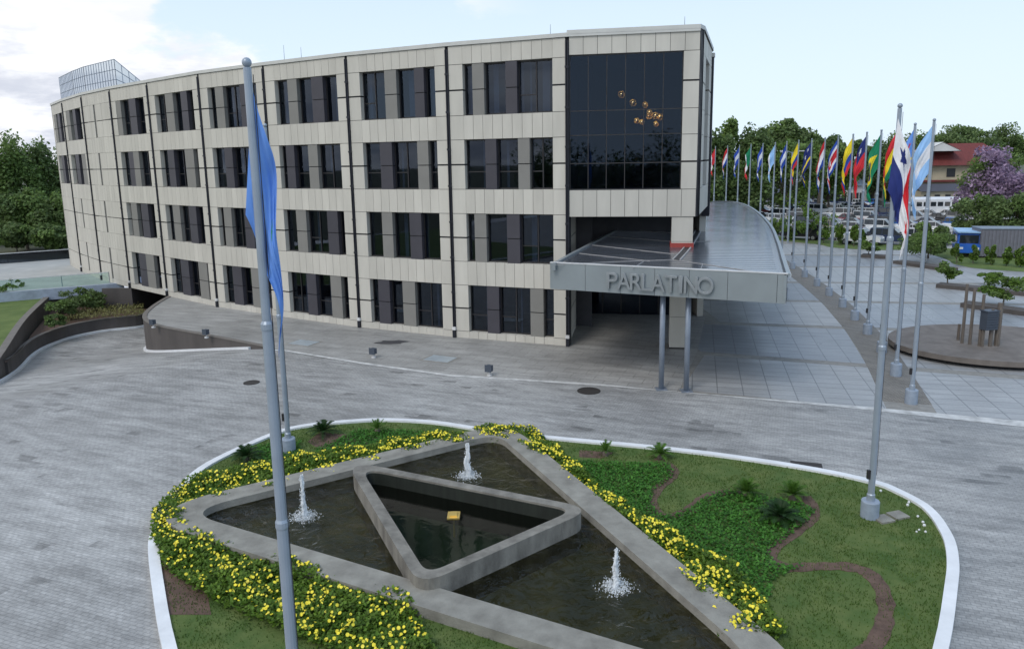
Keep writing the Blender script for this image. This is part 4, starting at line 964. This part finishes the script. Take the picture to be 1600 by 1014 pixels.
x,y=G(612,535); b=MB(); pl=[(.9*math.cos(t*.5236)*(1+.3*math.sin(t*2.1)),.45*math.sin(t*.5236)*(1+.25*math.cos(t*3.3))) for t in range(12)]; b.prism(pl,0,.003); o=b.build('damp_stain',M_wet,loc=(x,y,.006)); o['kind']='structure'
fl_l=['small floodlight at the far left corner of the sidewalk','small floodlight above the ramp wall','small floodlight on the sidewalk beside the damp stain','small floodlight on a white stem at the road line']
for k,(px,py) in enumerate(((240,512),(323,528),(584,559),(765,587))):
    x,y=G(px,py); e=empty('floodlight',(x,y,.004),-.5,fl_l[k],'floodlight','small floodlights along the sidewalk')
    b=MB(); b.box(-.14,.14,-.12,.1,.22,.5); b.box(-.17,.17,-.15,-.12,.2,.53); b.build('housing',M_slate,e)
    b=MB(); b.box(-.03,.03,-.03,.03,.05,.22); b.lathe([(.12,0),(.12,.06),(.04,.08)],12); b.build('stem',M_seam,e)
# round timber platform with posts and bin
dc=(24.2,36.3); e=empty('round_platform',(dc[0],dc[1],0),0,'low round brown platform on the plaza carrying tall timber posts','platform')
rim=[(4.9*math.cos(t*math.pi/24)*1.02,4.0*math.sin(t*math.pi/24)) for t in range(48)]
b=MB(); b.prism(rim,.2,.45); b.build('deck',M_deck,e); b=MB(); b.prism([(x*.9,y*.9) for x,y in rim],0,.2); b.build('plinth',M_core,e)
pl_=['short timber post at the left of the platform','tallest timber post on the platform','second tallest timber post, right of the tallest','timber post left of the slatted bin','timber post standing just behind the slatted bin','thick timber post right of the slatted bin']
for k,(px,pb,pt) in enumerate(((1497,531,505),(1503,536,440),(1515,538,447),(1530,540,456),(1546,541,480),(1557,540,470))):
    x,y=G(px,pb,.45); z=(pb-pt)/FPX*y*1.0; b=MB(); w=.075 if k<5 else .13; b.lathe([(w,0),(w*.97,z*.6),(w*.9,z)],10)
    tag(b.build('timber_post',M_wood,loc=(x,y,.45)),pl_[k],'post','timber posts on the round platform')
x,y=G(1541,541,.45); e=empty('litter_bin',(x,y,.45),.2,'dark slate slatted bin hung between timber posts on the platform','bin')
b=MB(); b.box(-.32,.32,-.22,.2,.85,1.75); b.build('bin_body',M_slate,e); b=MB()
for k in range(7): b.box(-.34,.34,-.25,-.22,.88+k*.125,.95+k*.125)
b.build('slats',M_slate,e)
for s_ in (-.24,.24): b=MB(); b.box(s_-.05,s_+.05,-.05,.05,0,.85); b.build('leg',M_wood,e)
b=MB(); b.box(-.36,.36,-.27,.23,1.752,1.81); b.build('bin_lid',M_slate,e)
# long planters
def ground_strip(pts,w,h,name,label,cat,grp,m):
    b=MB(); q=[(x-pts[0][0],y-pts[0][1]) for x,y in pts]; strip(b,q,offset(q,w),0,h); return tag(b.build(name,m,loc=(pts[0][0],pts[0][1],0)),label,cat,grp)
for a_,c_,lb in (((1345,402.5),(1388,405),'low brown planter edge under the small left tree by the cars'),((1395,412),(1480,425),'low brown planter edge below the round green bush'),((1462,450),(1600,463),'long low brown planter edge behind the round platform'),((1500,480),(1600,494),'low brown planter edge right behind the slatted bin')):
    p,q=G(*a_),G(*c_); q=(q[0]+(q[0]-p[0])*(.6 if c_[0]==1600 else 0),q[1]+(q[1]-p[1])*(.6 if c_[0]==1600 else 0)); ground_strip([p,q],1.2,.28,'planter',lb,'planter','low brown planters on the plaza',M_wallbr)
# ---------------------------------------------------------------- trees
M_leafA=leafmat('leaf_deep_green',(.105,.165,.055),(.18,.25,.09),.45,.12)
M_leafB=leafmat('leaf_mid_green',(.115,.19,.05),(.2,.29,.085),.45,.15)
M_leafC=leafmat('leaf_fresh_green',(.10,.19,.03),(.18,.28,.05),.4,.3)
M_leafP=leafmat('leaf_purple',(.27,.18,.29),(.5,.38,.5),.45,.4)
def make_tree(name,x,y,h,w,base,mats,seed,leaf_s=.5,nleaf=5000,shape='round',label='',cat='tree',group=None,clumps=None,trunk_r=None,gap=.5,z0=0,dep=None,mix=.25):
    r=random.Random(seed); e=empty(name,(x,y,z0),0,label,cat,group); w2=w/2; dz=(h-base)/2; cz=base+dz; d2=(dep or w)/2
    n=clumps or 26; C_=[]
    for k in range(n):
        # clump centres spread over the crown volume, biased outward
        for _ in range(50):
            v=Vector((r.uniform(-1,1),r.uniform(-1,1),r.uniform(-1,1)))
            if .35<v.length<1: break
        if shape=='umbrella': v.z=abs(v.z)*.9-.1 if r.random()<.85 else v.z; v.z*= (1-.35*math.hypot(v.x,v.y))
        if shape=='full': v.z=max(-.95,v.z)
        rr=r.uniform(.17,.32)*(1 if shape!='umbrella' else .85)
        C_.append((Vector((v.x*w2*.82,v.y*d2*.82,cz+v.z*dz*.82)),rr))
    b=MB(); tr=trunk_r or max(.08,h*.022); tp=base+.35*dz
    bend=[(r.uniform(-.02,.02)*h*t,r.uniform(-.02,.02)*h*t,tp*t) for t in (0,.33,.66,1)]
    b.tube(bend,[tr*1.3,tr,tr*.8,tr*.6],8)
    for c_,rr in C_[::2]:
        st_=Vector(bend[-1 if r.random()<.6 else -2]); mid=st_.lerp(c_,.5)+Vector((0,0,-.04*h)); b.tube([st_,mid,c_],[tr*.42,tr*.26,tr*.08],5)
    b.build('trunk',M_bark,e)
    b=MB(); per=nleaf//n
    for c_,rr in C_:
        R_=Vector((rr*w2*1.25,rr*d2*1.25,rr*dz*1.15 if shape!='umbrella' else rr*dz*.8)); mi=1 if r.random()<mix else 0
        for _ in range(per):
            v=Vector((r.gauss(0,1),r.gauss(0,1),r.gauss(0,1))).normalized()*(r.random()**.4)
            if v.z<-.5 and r.random()<.6: continue
            p=c_+Vector((v.x*R_.x,v.y*R_.y,v.z*R_.z)); s_=leaf_s*r.uniform(.55,1.2)
            nn=Vector((r.gauss(0,.7)+v.x*.5,r.gauss(0,.7)+v.y*.5,r.gauss(.5,.6))).normalized(); u=nn.orthogonal().normalized(); q=Matrix.Rotation(r.uniform(0,6.28),3,nn)@u; wv=nn.cross(q)
            k=len(b.v); b.v+=[tuple(p+q*s_*.6),tuple(p+wv*s_*.4),tuple(p-q*s_*.6),tuple(p-wv*s_*.4)]; b.f.append((k,k+1,k+2,k+3)); b.m.append(mi)
    b.build('crown',mats,e); return e
def tree_px(px,ytop,wpx,Y,**k):
    x,_,z=A(px,ytop,Y); return make_tree(k.pop('name','tree'),x,Y,z,wpx/FPX*Y,seed=int(px)+int(Y),**k)
FG='trees beyond the parking lot'
for i,(px,yt,w_,Y,sh,lb,mm,bs) in enumerate([
 (1122,200,60,112,'round','tree rising right beside the building corner behind the first flags',0,1.5),
 (1143,184,52,122,'round','thin topped tree second from the building corner',1,2),
 (1180,190,74,120,'round','dense tree left of the tallest dome shaped tree',0,1),
 (1228,169,118,128,'umbrella','tallest broad dome shaped tree behind the flag row',0,5),
 (1238,215,120,118,'full','lower leafy mass of tree in front of the tallest dome tree',1,1),
 (1288,186,84,126,'umbrella','spreading tree on the right shoulder of the tallest dome tree',0,4),
 (1162,245,90,114,'full','low dark tree behind the farthest flags',0,.5),
 (1300,232,80,130,'full','mid height tree above the white sheds',1,1),
 (1342,207,44,150,'umbrella','small sparse tree top between the yellow and the red flags',0,6),
 (1370,222,80,158,'full','tree behind the diamond flag',0,1),
 (1408,206,70,165,'round','tree behind the red, yellow and green flag',0,2),
 (1446,200,60,168,'round','tree left of the red roofed house',1,2),
 (1500,183,140,172,'umbrella','wide umbrella shaped tree behind the red roofed house',0,6),
 (1545,215,70,170,'full','tree filling the gap right of the umbrella tree',1,2),
 (1582,194,72,178,'round','rounded tree top at the far right edge',0,4)]):
    tree_px(px,yt,w_,Y,name='broadleaf_tree',shape=sh,label=lb,group=FG,mats=[(M_leafA,M_leafB)[mm],(M_leafB,M_leafC)[mm]],base=bs,leaf_s=.5,nleaf=8500,clumps=48)
tree_px(1552,224,128,98,name='flowering_tree',label='purple flowering tree in front of the red roofed house',mats=[M_leafP,M_leafB],base=1.8,leaf_s=.42,nleaf=8000,clumps=40,mix=.3)
for px,yt,w_,Y,lb in ((1535,298,90,84,'green leafy tree below the purple flowering tree'),(1592,285,80,80,'dark green tree cut by the right edge of the picture'),(1455,345,70,70,'round dark green bush tree behind the nearest flagpoles'),(1560,345,60,90,'green tree beside the grey container')):
    tree_px(px,yt,w_,Y,name='bushy_tree',shape='full',label=lb,group='bushy trees by the parking lot',mats=[M_leafA,M_leafB],base=.3,leaf_s=.3,nleaf=6000,clumps=28)
for px,yb,yt,w_,lb in ((1440,412,352,78,'wide green bush behind the two nearest flagpoles'),(1357,402,374,34,'small thin leaved tree in the planter near the navy car'),(1480,447,408,42,'small young tree in the planter behind the bare corner of the plaza'),(1567,480,425,75,'young tree right behind the slatted bin'),(1545,447,425,40,'small tree in the long planter left of the bin tree')):
    x,y=G(px,yb); h=(yb-yt)/FPX*y; make_tree('small_tree',x,y,h,w_/FPX*y,.5 if w_<70 or yt>400 else .1,[M_leafB,M_leafC],px,leaf_s=.17,nleaf=2600,clumps=16,label=lb,group='small trees in the plaza planters',trunk_r=.05,shape='round')
LG='trees beyond the terrace on the left'
for px,yt,w_,Y,sh,lb,mm in ((12,193,95,96,'round','tall open topped tree at the left edge of the picture',1),(58,216,80,100,'round','tree left of the building with the second highest crown',0),(96,226,70,104,'round','tree touching the left end of the building',0),(30,290,90,90,'full','lower dark tree at the left picture edge',0),(85,300,80,90,'full','lower dark tree next to the building end',0),(-40,240,110,95,'full','tree cut by the left picture edge',0),(20,345,70,86,'full','leafy bush tree above the dark glass fence, left one',0),(80,350,70,86,'full','leafy bush tree above the dark glass fence, right one',0)):
    tree_px(px,yt,w_,Y,name='broadleaf_tree',shape=sh,label=lb,group=LG,mats=[(M_leafA,M_leafB)[mm],M_leafB],base=.5,leaf_s=.36,nleaf=11000,clumps=46,mix=.3)
b=MB(); rw=random.Random(77)
for k in range(90):
    cx_=-110+k*2.6+rw.uniform(-1,1); cy_=-85+rw.uniform(-8,8); hh=rw.uniform(9,17)
    for _ in range(420):
        v=Vector((rw.gauss(0,1),rw.gauss(0,1),rw.gauss(0,1))).normalized()*rw.random()**.4
        p=Vector((cx_+v.x*4,cy_+v.y*4,hh*.5+v.z*hh*.5)); leaf(b,p,.8,rw,1,0,.6)
tag(b.build('distant_wood',M_leafA),'far wood on the near side of the road, seen only as a reflection in the building glass','wood',kind='stuff')
# shrubs
SH='leafy shrubs along the car park lawn'
n=0; names=['tall shrub','dense shrub','round shrub','upright shrub','slim shrub']
for px,yb,yt,w_ in ((1205,372,338,36),(1232,375,335,34),(1262,378,318,46),(1286,380,325,40),(1312,384,345,18),(1334,386,348,16),(1345,388,352,14),(1495,412,378,18),(1520,412,380,18),(1548,414,376,18),(1572,416,380,18),(1594,418,380,18)):
    x,y=G(px,yb); h=(yb-yt)/FPX*y
    lb=['shrub beside the canopy edge at the far lawn','second shrub from the canopy edge','tall bushy shrub in front of the white cars','bushy shrub right of the tallest shrub','narrow shrub left of the navy car','narrow shrub in front of the navy car front','narrow shrub right next to the navy car','column shrub left of the blue van','column shrub in front of the blue van','column shrub in front of the grey container, left one','column shrub in front of the grey container, middle one','column shrub in front of the grey container, right one'][n]; n+=1
    make_tree('shrub',x,y,h,w_/FPX*y,.05,[M_leafC,M_leafB],px,leaf_s=.22,nleaf=1500,clumps=12,label=lb,cat='shrub',group=SH,trunk_r=.04,shape='full')
n=0
for px,py,hh,ww,z in ((100,497,1.5,2.6,-1.6),(125,487,1.9,3.4,-1.6),(150,483,1.6,3,-1.6),(178,478,1.1,1.8,-1.6),(85,512,1.0,1.6,-1.5)):
    x,y=G(px,py,z); lb=['big dark shrub in the sunken bed near the lawn wall','tallest dark shrub in the middle of the sunken bed','broad dark shrub right of the tallest one in the sunken bed','small shrub at the right of the sunken bed','small shrub at the front left of the sunken bed'][n]; n+=1
    make_tree('shrub',x,y,hh,ww,.0,[M_leafA,M_leafB],px,leaf_s=.16,nleaf=2600,clumps=14,label=lb,cat='shrub',group='shrubs in the sunken bed',trunk_r=.03,shape='full',z0=z)
b=MB()
for px in range(90,225,3):
    for _ in range(36):
        x,y=G(px+r.uniform(-3,3),494-.12*(px-90)*.6+r.uniform(-8,8)+(110-px)*.25*(px<110),-1.55); leaf(b,(x,y,-1.6+r.uniform(0,.3)),.22,r,.9,0,.35)
tag(b.build('low_plants',leafmat('straw_leaf',(.16,.17,.05),(.3,.28,.12),.3,2)),'straw green low plants at the front of the sunken bed','plants',kind='stuff')
for px,py,lb in ((12,470,'thin young sapling at the terrace edge, left one'),(28,462,'thin young sapling at the terrace edge, right one')):
    x,y=G(px,py,-.7); make_tree('sapling',x,y,1.6,1.4,.5,[M_leafB,M_leafC],px,leaf_s=.13,nleaf=500,clumps=8,label=lb,cat='sapling',group='saplings on the left lawn',z0=-.7,trunk_r=.025)
# ---------------------------------------------------------------- street lamp, buildings beyond
x,_,z=A(1238,238,84); e=empty('street_lamp',(x,84,0),0,'double armed street lamp behind the flag row','street lamp')
b=MB(); b.tube([(0,0,0),(0,0,z)],[.12,.07],8); b.build('lamp_post',M_pole,e)
for s_ in (-1,1):
    b=MB(); b.tube([(0,0,z-.1),(.5*s_,0,z+.1),(.8*s_,0,z+.12)],.04,6); o=b.build('arm',M_pole,e); b=MB(); b.box(min(.7*s_,1.3*s_),max(.7*s_,1.3*s_),-.12,.12,z+.06,z+.16); b.build('lamp_head',M_seam,o)
M_cream=mat('cream_wall',(.42,.37,.26),.8,scale=.5); M_redroof=mat('red_roof',(.15,.03,.025),.7,scale=.8,island=0,var=.2,stretch=(6,1,1)); M_wshed=mat('white_shed',(.6,.6,.58),.7,var=.1,scale=.4); M_dk=mat('dark_opening',(.02,.02,.022),.4)
hx,_,_=A(1500,260,150); e=empty('red_roofed_house',(hx,150,0),-.12,'two storey cream house with a red hipped roof beyond the parked cars','house')
b=MB(); b.box(-9.5,9,0,9,0,7.4); b.build('wall',M_cream,e)
b=MB(); RP=[(-10.5,-1.2,7.3),(10,-1.2,7.3),(10,10.2,7.3),(-10.5,10.2,7.3)]; rg=[(-5,4.5,11.6),(6,4.5,11.6)]
for f in ((RP[0],RP[1],rg[1],rg[0]),(RP[1],RP[2],rg[1]),(RP[2],RP[3],rg[0],rg[1]),(RP[3],RP[0],rg[0])): b.face(f)
b.face(RP[::-1]); b.box(-10,9.5,-1.6,0,4.1,4.45); ro=b.build('roof',M_redroof,e)
b=MB(); b.face([(-7.6,-1.3,10.1),(-.6,-1.3,10.1),(-4,-1.3,11.7)]); b.face([(-7.8,-1.4,10),(-4,-1.4,11.85),(-4,4.2,11.85),(-7.8,4.2,10)]); b.face([(-4,-1.4,11.85),(-.4,-1.4,10),(-.4,4.2,10),(-4,4.2,11.85)]); b.build('gable',M_wshed,ro)
for x in (-6.8,-1.6,3.2,7):
    for z in (1.2,5):
        b=MB(); b.box(x-.8,x+.8,-.06,.02,z,z+1.7); b.build('window',M_dk,e)
def shed(px0,px1,Y,z1,label,m=M_wshed,rm=M_steel,dep=7,nw=5,rz=0):
    xa=A(px0,300,Y)[0];xb=A(px1,300,Y)[0]; e=empty('shed',((xa+xb)/2,Y,0),rz,label,'shed','low sheds beyond the car park'); w=(xb-xa)/2
    b=MB(); b.box(-w,w,0,dep,0,z1); b.build('wall',m,e); b=MB(); b.face([(-w-.5,-.6,z1-.05),(w+.5,-.6,z1-.05),(w+.5,dep/2,z1+1.2),(-w-.5,dep/2,z1+1.2)]); b.face([(-w-.5,dep/2,z1+1.2),(w+.5,dep/2,z1+1.2),(w+.5,dep+.6,z1-.05),(-w-.5,dep+.6,z1-.05)]); b.build('roof',rm,e)
    for k in range(nw):
        x=-w+(k+.5)*2*w/nw; b=MB(); b.box(x-.5,x+.5,-.05,.01,.6 if k%2 else 0,2.1); b.build('window' if k%2 else 'door',M_dk,e)
shed(1305,1352,152,3.6,'white shed behind the yellow and red flags'); shed(1356,1418,158,4.2,'longer white shed behind the diamond flag'); shed(1172,1300,146,2.6,'long dark low shed under the tallest trees',M_dfin,M_dfin,7,6)
shed(1440,1540,140,2.8,'low dark roofed shed behind the white bus',M_cream,M_dfin,5,6)
xg,yg=G(1590,404); e=empty('grey_container',(xg,yg,0),-.25,'grey ribbed metal container at the right edge behind column shrubs','container')
b=MB(); b.box(-3.2,4,0,2.6,.15,2.7)
for k in range(24): b.box(-3.15+k*.3,-3.0+k*.3,-.05,0,.25,2.6)
b.build('container_body',mat('grey_metal',(.16,.16,.19),.6),e); b=MB(); b.box(-3.25,4.05,-.07,2.65,2.702,2.78); b.build('roof_edge',M_steel,e)
# ---------------------------------------------------------------- vehicles
M_tyre=mat('tyre',(.02,.02,.02),.9); M_cgl=mat('car_glass',(.02,.025,.03),.08,spec=.8); M_lampw=mat('headlight',(.7,.72,.75),.2); M_lampr=mat('tail_light',(.4,.02,.02),.3); M_rim=mat('wheel_rim',(.45,.45,.47),.3,metal=.7)
PAINT={'white':(.72,.73,.74),'silver':(.42,.44,.46),'grey':(.16,.17,.18),'navy blue':(.02,.035,.09),'bright blue':(.03,.14,.42),'maroon':(.16,.02,.03),'black':(.018,.018,.02),'beige':(.45,.4,.32)}
PM={k:mat('paint_'+k.replace(' ','_'),v,.3,metal=.1,coat=.6,var=.04) for k,v in PAINT.items()}
def car(kind,paint):
    e=empty('parked_car',(0,0,0)); Lh=2.25 if kind!='suv' else 2.35; wd=.88; top={'sedan':1.45,'suv':1.78,'hatch':1.5,'pickup':1.75}[kind]; belt={'sedan':.92,'suv':1.08,'hatch':.95,'pickup':1.08}[kind]
    prof={'sedan':[(-1,.35),(-1,.8),(-.94,belt),(-.62,belt+.03),(.42,belt),(.9,.82),(1,.6),(1,.35)],'suv':[(-1,.4),(-1,1.0),(-.97,belt),(-.9,belt+.03),(.45,belt),(.92,.98),(1,.75),(1,.4)],'hatch':[(-1,.35),(-1,.85),(-.96,belt),(-.9,belt+.02),(.5,belt),(.92,.85),(1,.6),(1,.35)],'pickup':[(-1,.45),(-1,1.05),(-.98,1.1),(-.2,1.1),(.45,belt),(.92,1.0),(1,.75),(1,.45)]}[kind]
    gh={'sedan':[(-.66,belt),(-.36,top),(.12,top),(.42,belt)],'suv':[(-.95,belt),(-.86,top),(.14,top),(.46,belt)],'hatch':[(-.92,belt),(-.68,top),(.12,top),(.5,belt)],'pickup':[(-.22,belt),(-.14,top),(.14,top),(.46,belt)]}[kind]
    b=MB()
    def ex(pr,w0,w1f,mi=0):
        n=len(pr); k=len(b.v)
        for sd in (-1,1):
            for u,z in pr: b.v.append((u*Lh,sd*w1f(z),z))
        b.f.append(tuple(k+i for i in range(n))); b.m.append(mi); b.f.append(tuple(k+n+i for i in range(n))[::-1]); b.m.append(mi)
        for i in range(n): j=(i+1)%n; b.f.append((k+i,k+n+i,k+n+j,k+j)); b.m.append(mi)
    ex(prof,wd,lambda z:wd-(.06 if z>.85 else 0)-(.03 if z<.4 else 0)); 
    rt=[(gh[1][0]-.0,top-.06),(gh[1][0]+.01,top),(gh[2][0]-.01,top),(gh[2][0],top-.06)]
    ex(rt,wd,lambda z:wd-.22)
    for u in (gh[1][0]+.02,(gh[1][0]+gh[2][0])/2,gh[2][0]-.01):
        for sd in (-1,1): b.box(u*Lh-.025,u*Lh+.025,min(sd*(wd-.2),sd*(wd-.1)),max(sd*(wd-.2),sd*(wd-.1)),belt,top-.03)
    b.build('body',PM[paint],e)
    b=MB(); ex([(gh[0][0],gh[0][1]-.02),(gh[1][0],gh[1][1]-.045),(gh[2][0],gh[2][1]-.045),(gh[3][0],gh[3][1]-.02)],wd,lambda z:wd-.11-(.12 if z>belt+.1 else 0)); b.build('windows',M_cgl,e)
    for u in (-.6,.62):
        for sd in (-1,1):
            b=MB(); b.tube([(u*Lh,sd*(wd-.2),.33),(u*Lh,sd*(wd+.01),.33)],.33,14); o=b.build('wheel',M_tyre,e)
            b=MB(); b.tube([(u*Lh,sd*(wd-.1),.33),(u*Lh,sd*(wd+.02),.33)],.2,10); b.build('rim',M_rim,o)
    for sd in (-1,1):
        zl=.68 if kind in('sedan','hatch') else .85
        b=MB(); b.box(Lh*.965,Lh*1.005,min(sd*.5,sd*.84),max(sd*.5,sd*.84),zl-.1,zl+.07); b.build('headlight',M_lampw,e)
        b=MB(); b.box(-Lh*1.005,-Lh*.98,min(sd*.55,sd*.84),max(sd*.55,sd*.84),zl-.02,zl+.16); b.build('tail_light',M_lampr,e)
    return e
protos={}
rc=random.Random(21); rows=[(81.5,38.5,62,'front row'),(88,34.5,66,'second row'),(95,31,70,'third row'),(102,30,76,'fourth row'),(109.5,30,80,'fifth row'),(117,32,88,'sixth row'),(126,36,94,'seventh row'),(135,40,100,'eighth row'),(144,44,104,'rear row')]
kc=[('white','suv'),('silver','hatch'),('white','sedan'),('navy blue','suv'),('white','hatch'),('silver','sedan'),('maroon','sedan'),('black','suv'),('white','suv'),('grey','sedan'),('bright blue','sedan'),('white','sedan'),('silver','suv'),('beige','pickup'),('black','sedan'),('white','pickup'),('navy blue','sedan')]
ordn=['leftmost','second','third','fourth','fifth','sixth','seventh','eighth','ninth','tenth','eleventh','twelfth','thirteenth','fourteenth','fifteenth','sixteenth','seventeenth']
for ri,(Y,x0,x1,rn) in enumerate(rows):
    x=x0; k=0; cnt=0; placed=[]
    while x<x1 and cnt<16:
        xx=x+rc.uniform(-.15,.15); yy=Y-.14*(x-x0)+rc.uniform(-.25,.25); x+=3.05
        if rc.random()<.1: continue
        col,kind=kc[rc.randrange(len(kc))] if (ri,k)!=(0,1) else ('navy blue','suv')
        placed.append((xx,yy,col,kind)); k+=1; cnt+=1
    for k,(xx,yy,col,kind) in enumerate(placed):
        if (col,kind) not in protos: o=car(kind,col); protos[(col,kind)]=o
        else: o=copy_tree(protos[(col,kind)])
        o.location=(xx,yy,0); o.rotation_euler=(0,0,math.radians(-38 if ri%2==0 else 142)+rc.uniform(-.05,.05))
        tag(o,'%s %s in the %s of parked cars, %s from the left'%(col,{'suv':'off road car'}.get(kind,kind),rn,ordn[k]),'car','cars parked in the lot')
# white bus
bx,_,_=A(1484,330,112); e=empty('bus',(bx,114,0),-.16,'long white bus parked behind the cars in front of the red roofed house','bus')
b=MB(); b.box(-5.6,4.9,-1.2,1.2,.45,2.85)
k=len(b.v); n=8
prof=[(-1.2,2.85),(-1.08,3.05),(-.6,3.2),(.6,3.2),(1.08,3.05),(1.2,2.85)]
b.v+=[(-5.6,y_,z_) for y_,z_ in prof]+[(4.9,y_,z_) for y_,z_ in prof]
for i in range(5): b.f.append((k+i,k+6+i,k+7+i,k+i+1)); b.m.append(0)
b.f.append(tuple(k+i for i in range(6))); b.m.append(0); b.f.append(tuple(k+11-i for i in range(6))); b.m.append(0)
b.box(-6.9,-5.6,-1.0,1.0,.45,1.6); b.build('body',PM['white'],e)
for k in range(10): b=MB(); b.box(-5.1+k*.99,-4.35+k*.99,-1.22,1.22,1.85,2.5); b.build('window',M_cgl,e)
for u in (-4.9,3.2):
    for sd in (-1,1): b=MB(); b.tube([(u,sd*.95,.48),(u,sd*1.22,.48)],.48,14); b.build('wheel',M_tyre,e)
b=MB(); b.box(-5.62,-5.6,-1.0,1.0,1.75,2.7); b.build('windscreen',M_cgl,e)
# blue van
vx,vy=G(1512,401); e=empty('blue_van',(vx+.5,vy+1.2,0),math.radians(-115),'bright blue box van with a pale blue roof behind the column shrubs','van')
bp_=mat('van_blue',(.02,.12,.5),.35,coat=.5); b=MB(); b.box(-2.4,1.5,-.95,.95,.45,2.3); b.prism([(1.5,-.95),(2.3,-.9),(2.3,.9),(1.5,.95)],.45,1.25); b.box(1.5,1.75,-.9,.9,1.25,2.25); b.build('body',bp_,e)
b=MB(); b.box(-2.5,1.95,-1.02,1.02,2.302,2.42); b.build('roof',mat('pale_blue_roof',(.3,.48,.7),.4),e)
b=MB(); b.box(1.76,1.79,-.78,.78,1.32,2.1); b.build('windscreen',M_cgl,e)
for sd in (-1,1):
    b=MB(); b.box(-1.8,1.2,min(sd*.95,sd*.97),max(sd*.95,sd*.97),1.4,2.05); b.build('window',M_cgl,e)
    b=MB(); b.box(2.3,2.33,min(sd*.5,sd*.8),max(sd*.5,sd*.8),.8,1.0); b.build('headlight',M_lampw,e)
    for u in (-1.5,1.5): b=MB(); b.tube([(u,sd*.75,.38),(u,sd*.97,.38)],.38,14); b.build('wheel',M_tyre,e)
x,y=A(1425,330,118)[:2]; e=empty('market_tent',(x,y,0),.2,'small bright blue tarpaulin tent among the parked cars left of the bus','tent')
b=MB(); b.prism([(-1.9,-1.4),(1.9,-1.4),(1.9,1.4),(-1.9,1.4)],1.7,1.9); b.face([(-1.9,-1.4,1.9),(1.9,-1.4,1.9),(1.6,0,2.6),(-1.6,0,2.6)]); b.face([(-1.9,1.4,1.9),(-1.6,0,2.6),(1.6,0,2.6),(1.9,1.4,1.9)]); b.build('canopy',bp_,e)
for sx in (-1.8,1.8):
    for sy in (-1.3,1.3): b=MB(); b.tube([(sx,sy,0),(sx,sy,1.7)],.04,6); b.build('leg',M_steel,e)
SC.cycles.max_bounces=8; SC.cycles.transparent_max_bounces=16; SC.cycles.use_adaptive_sampling=True; SC.cycles.use_denoising=True
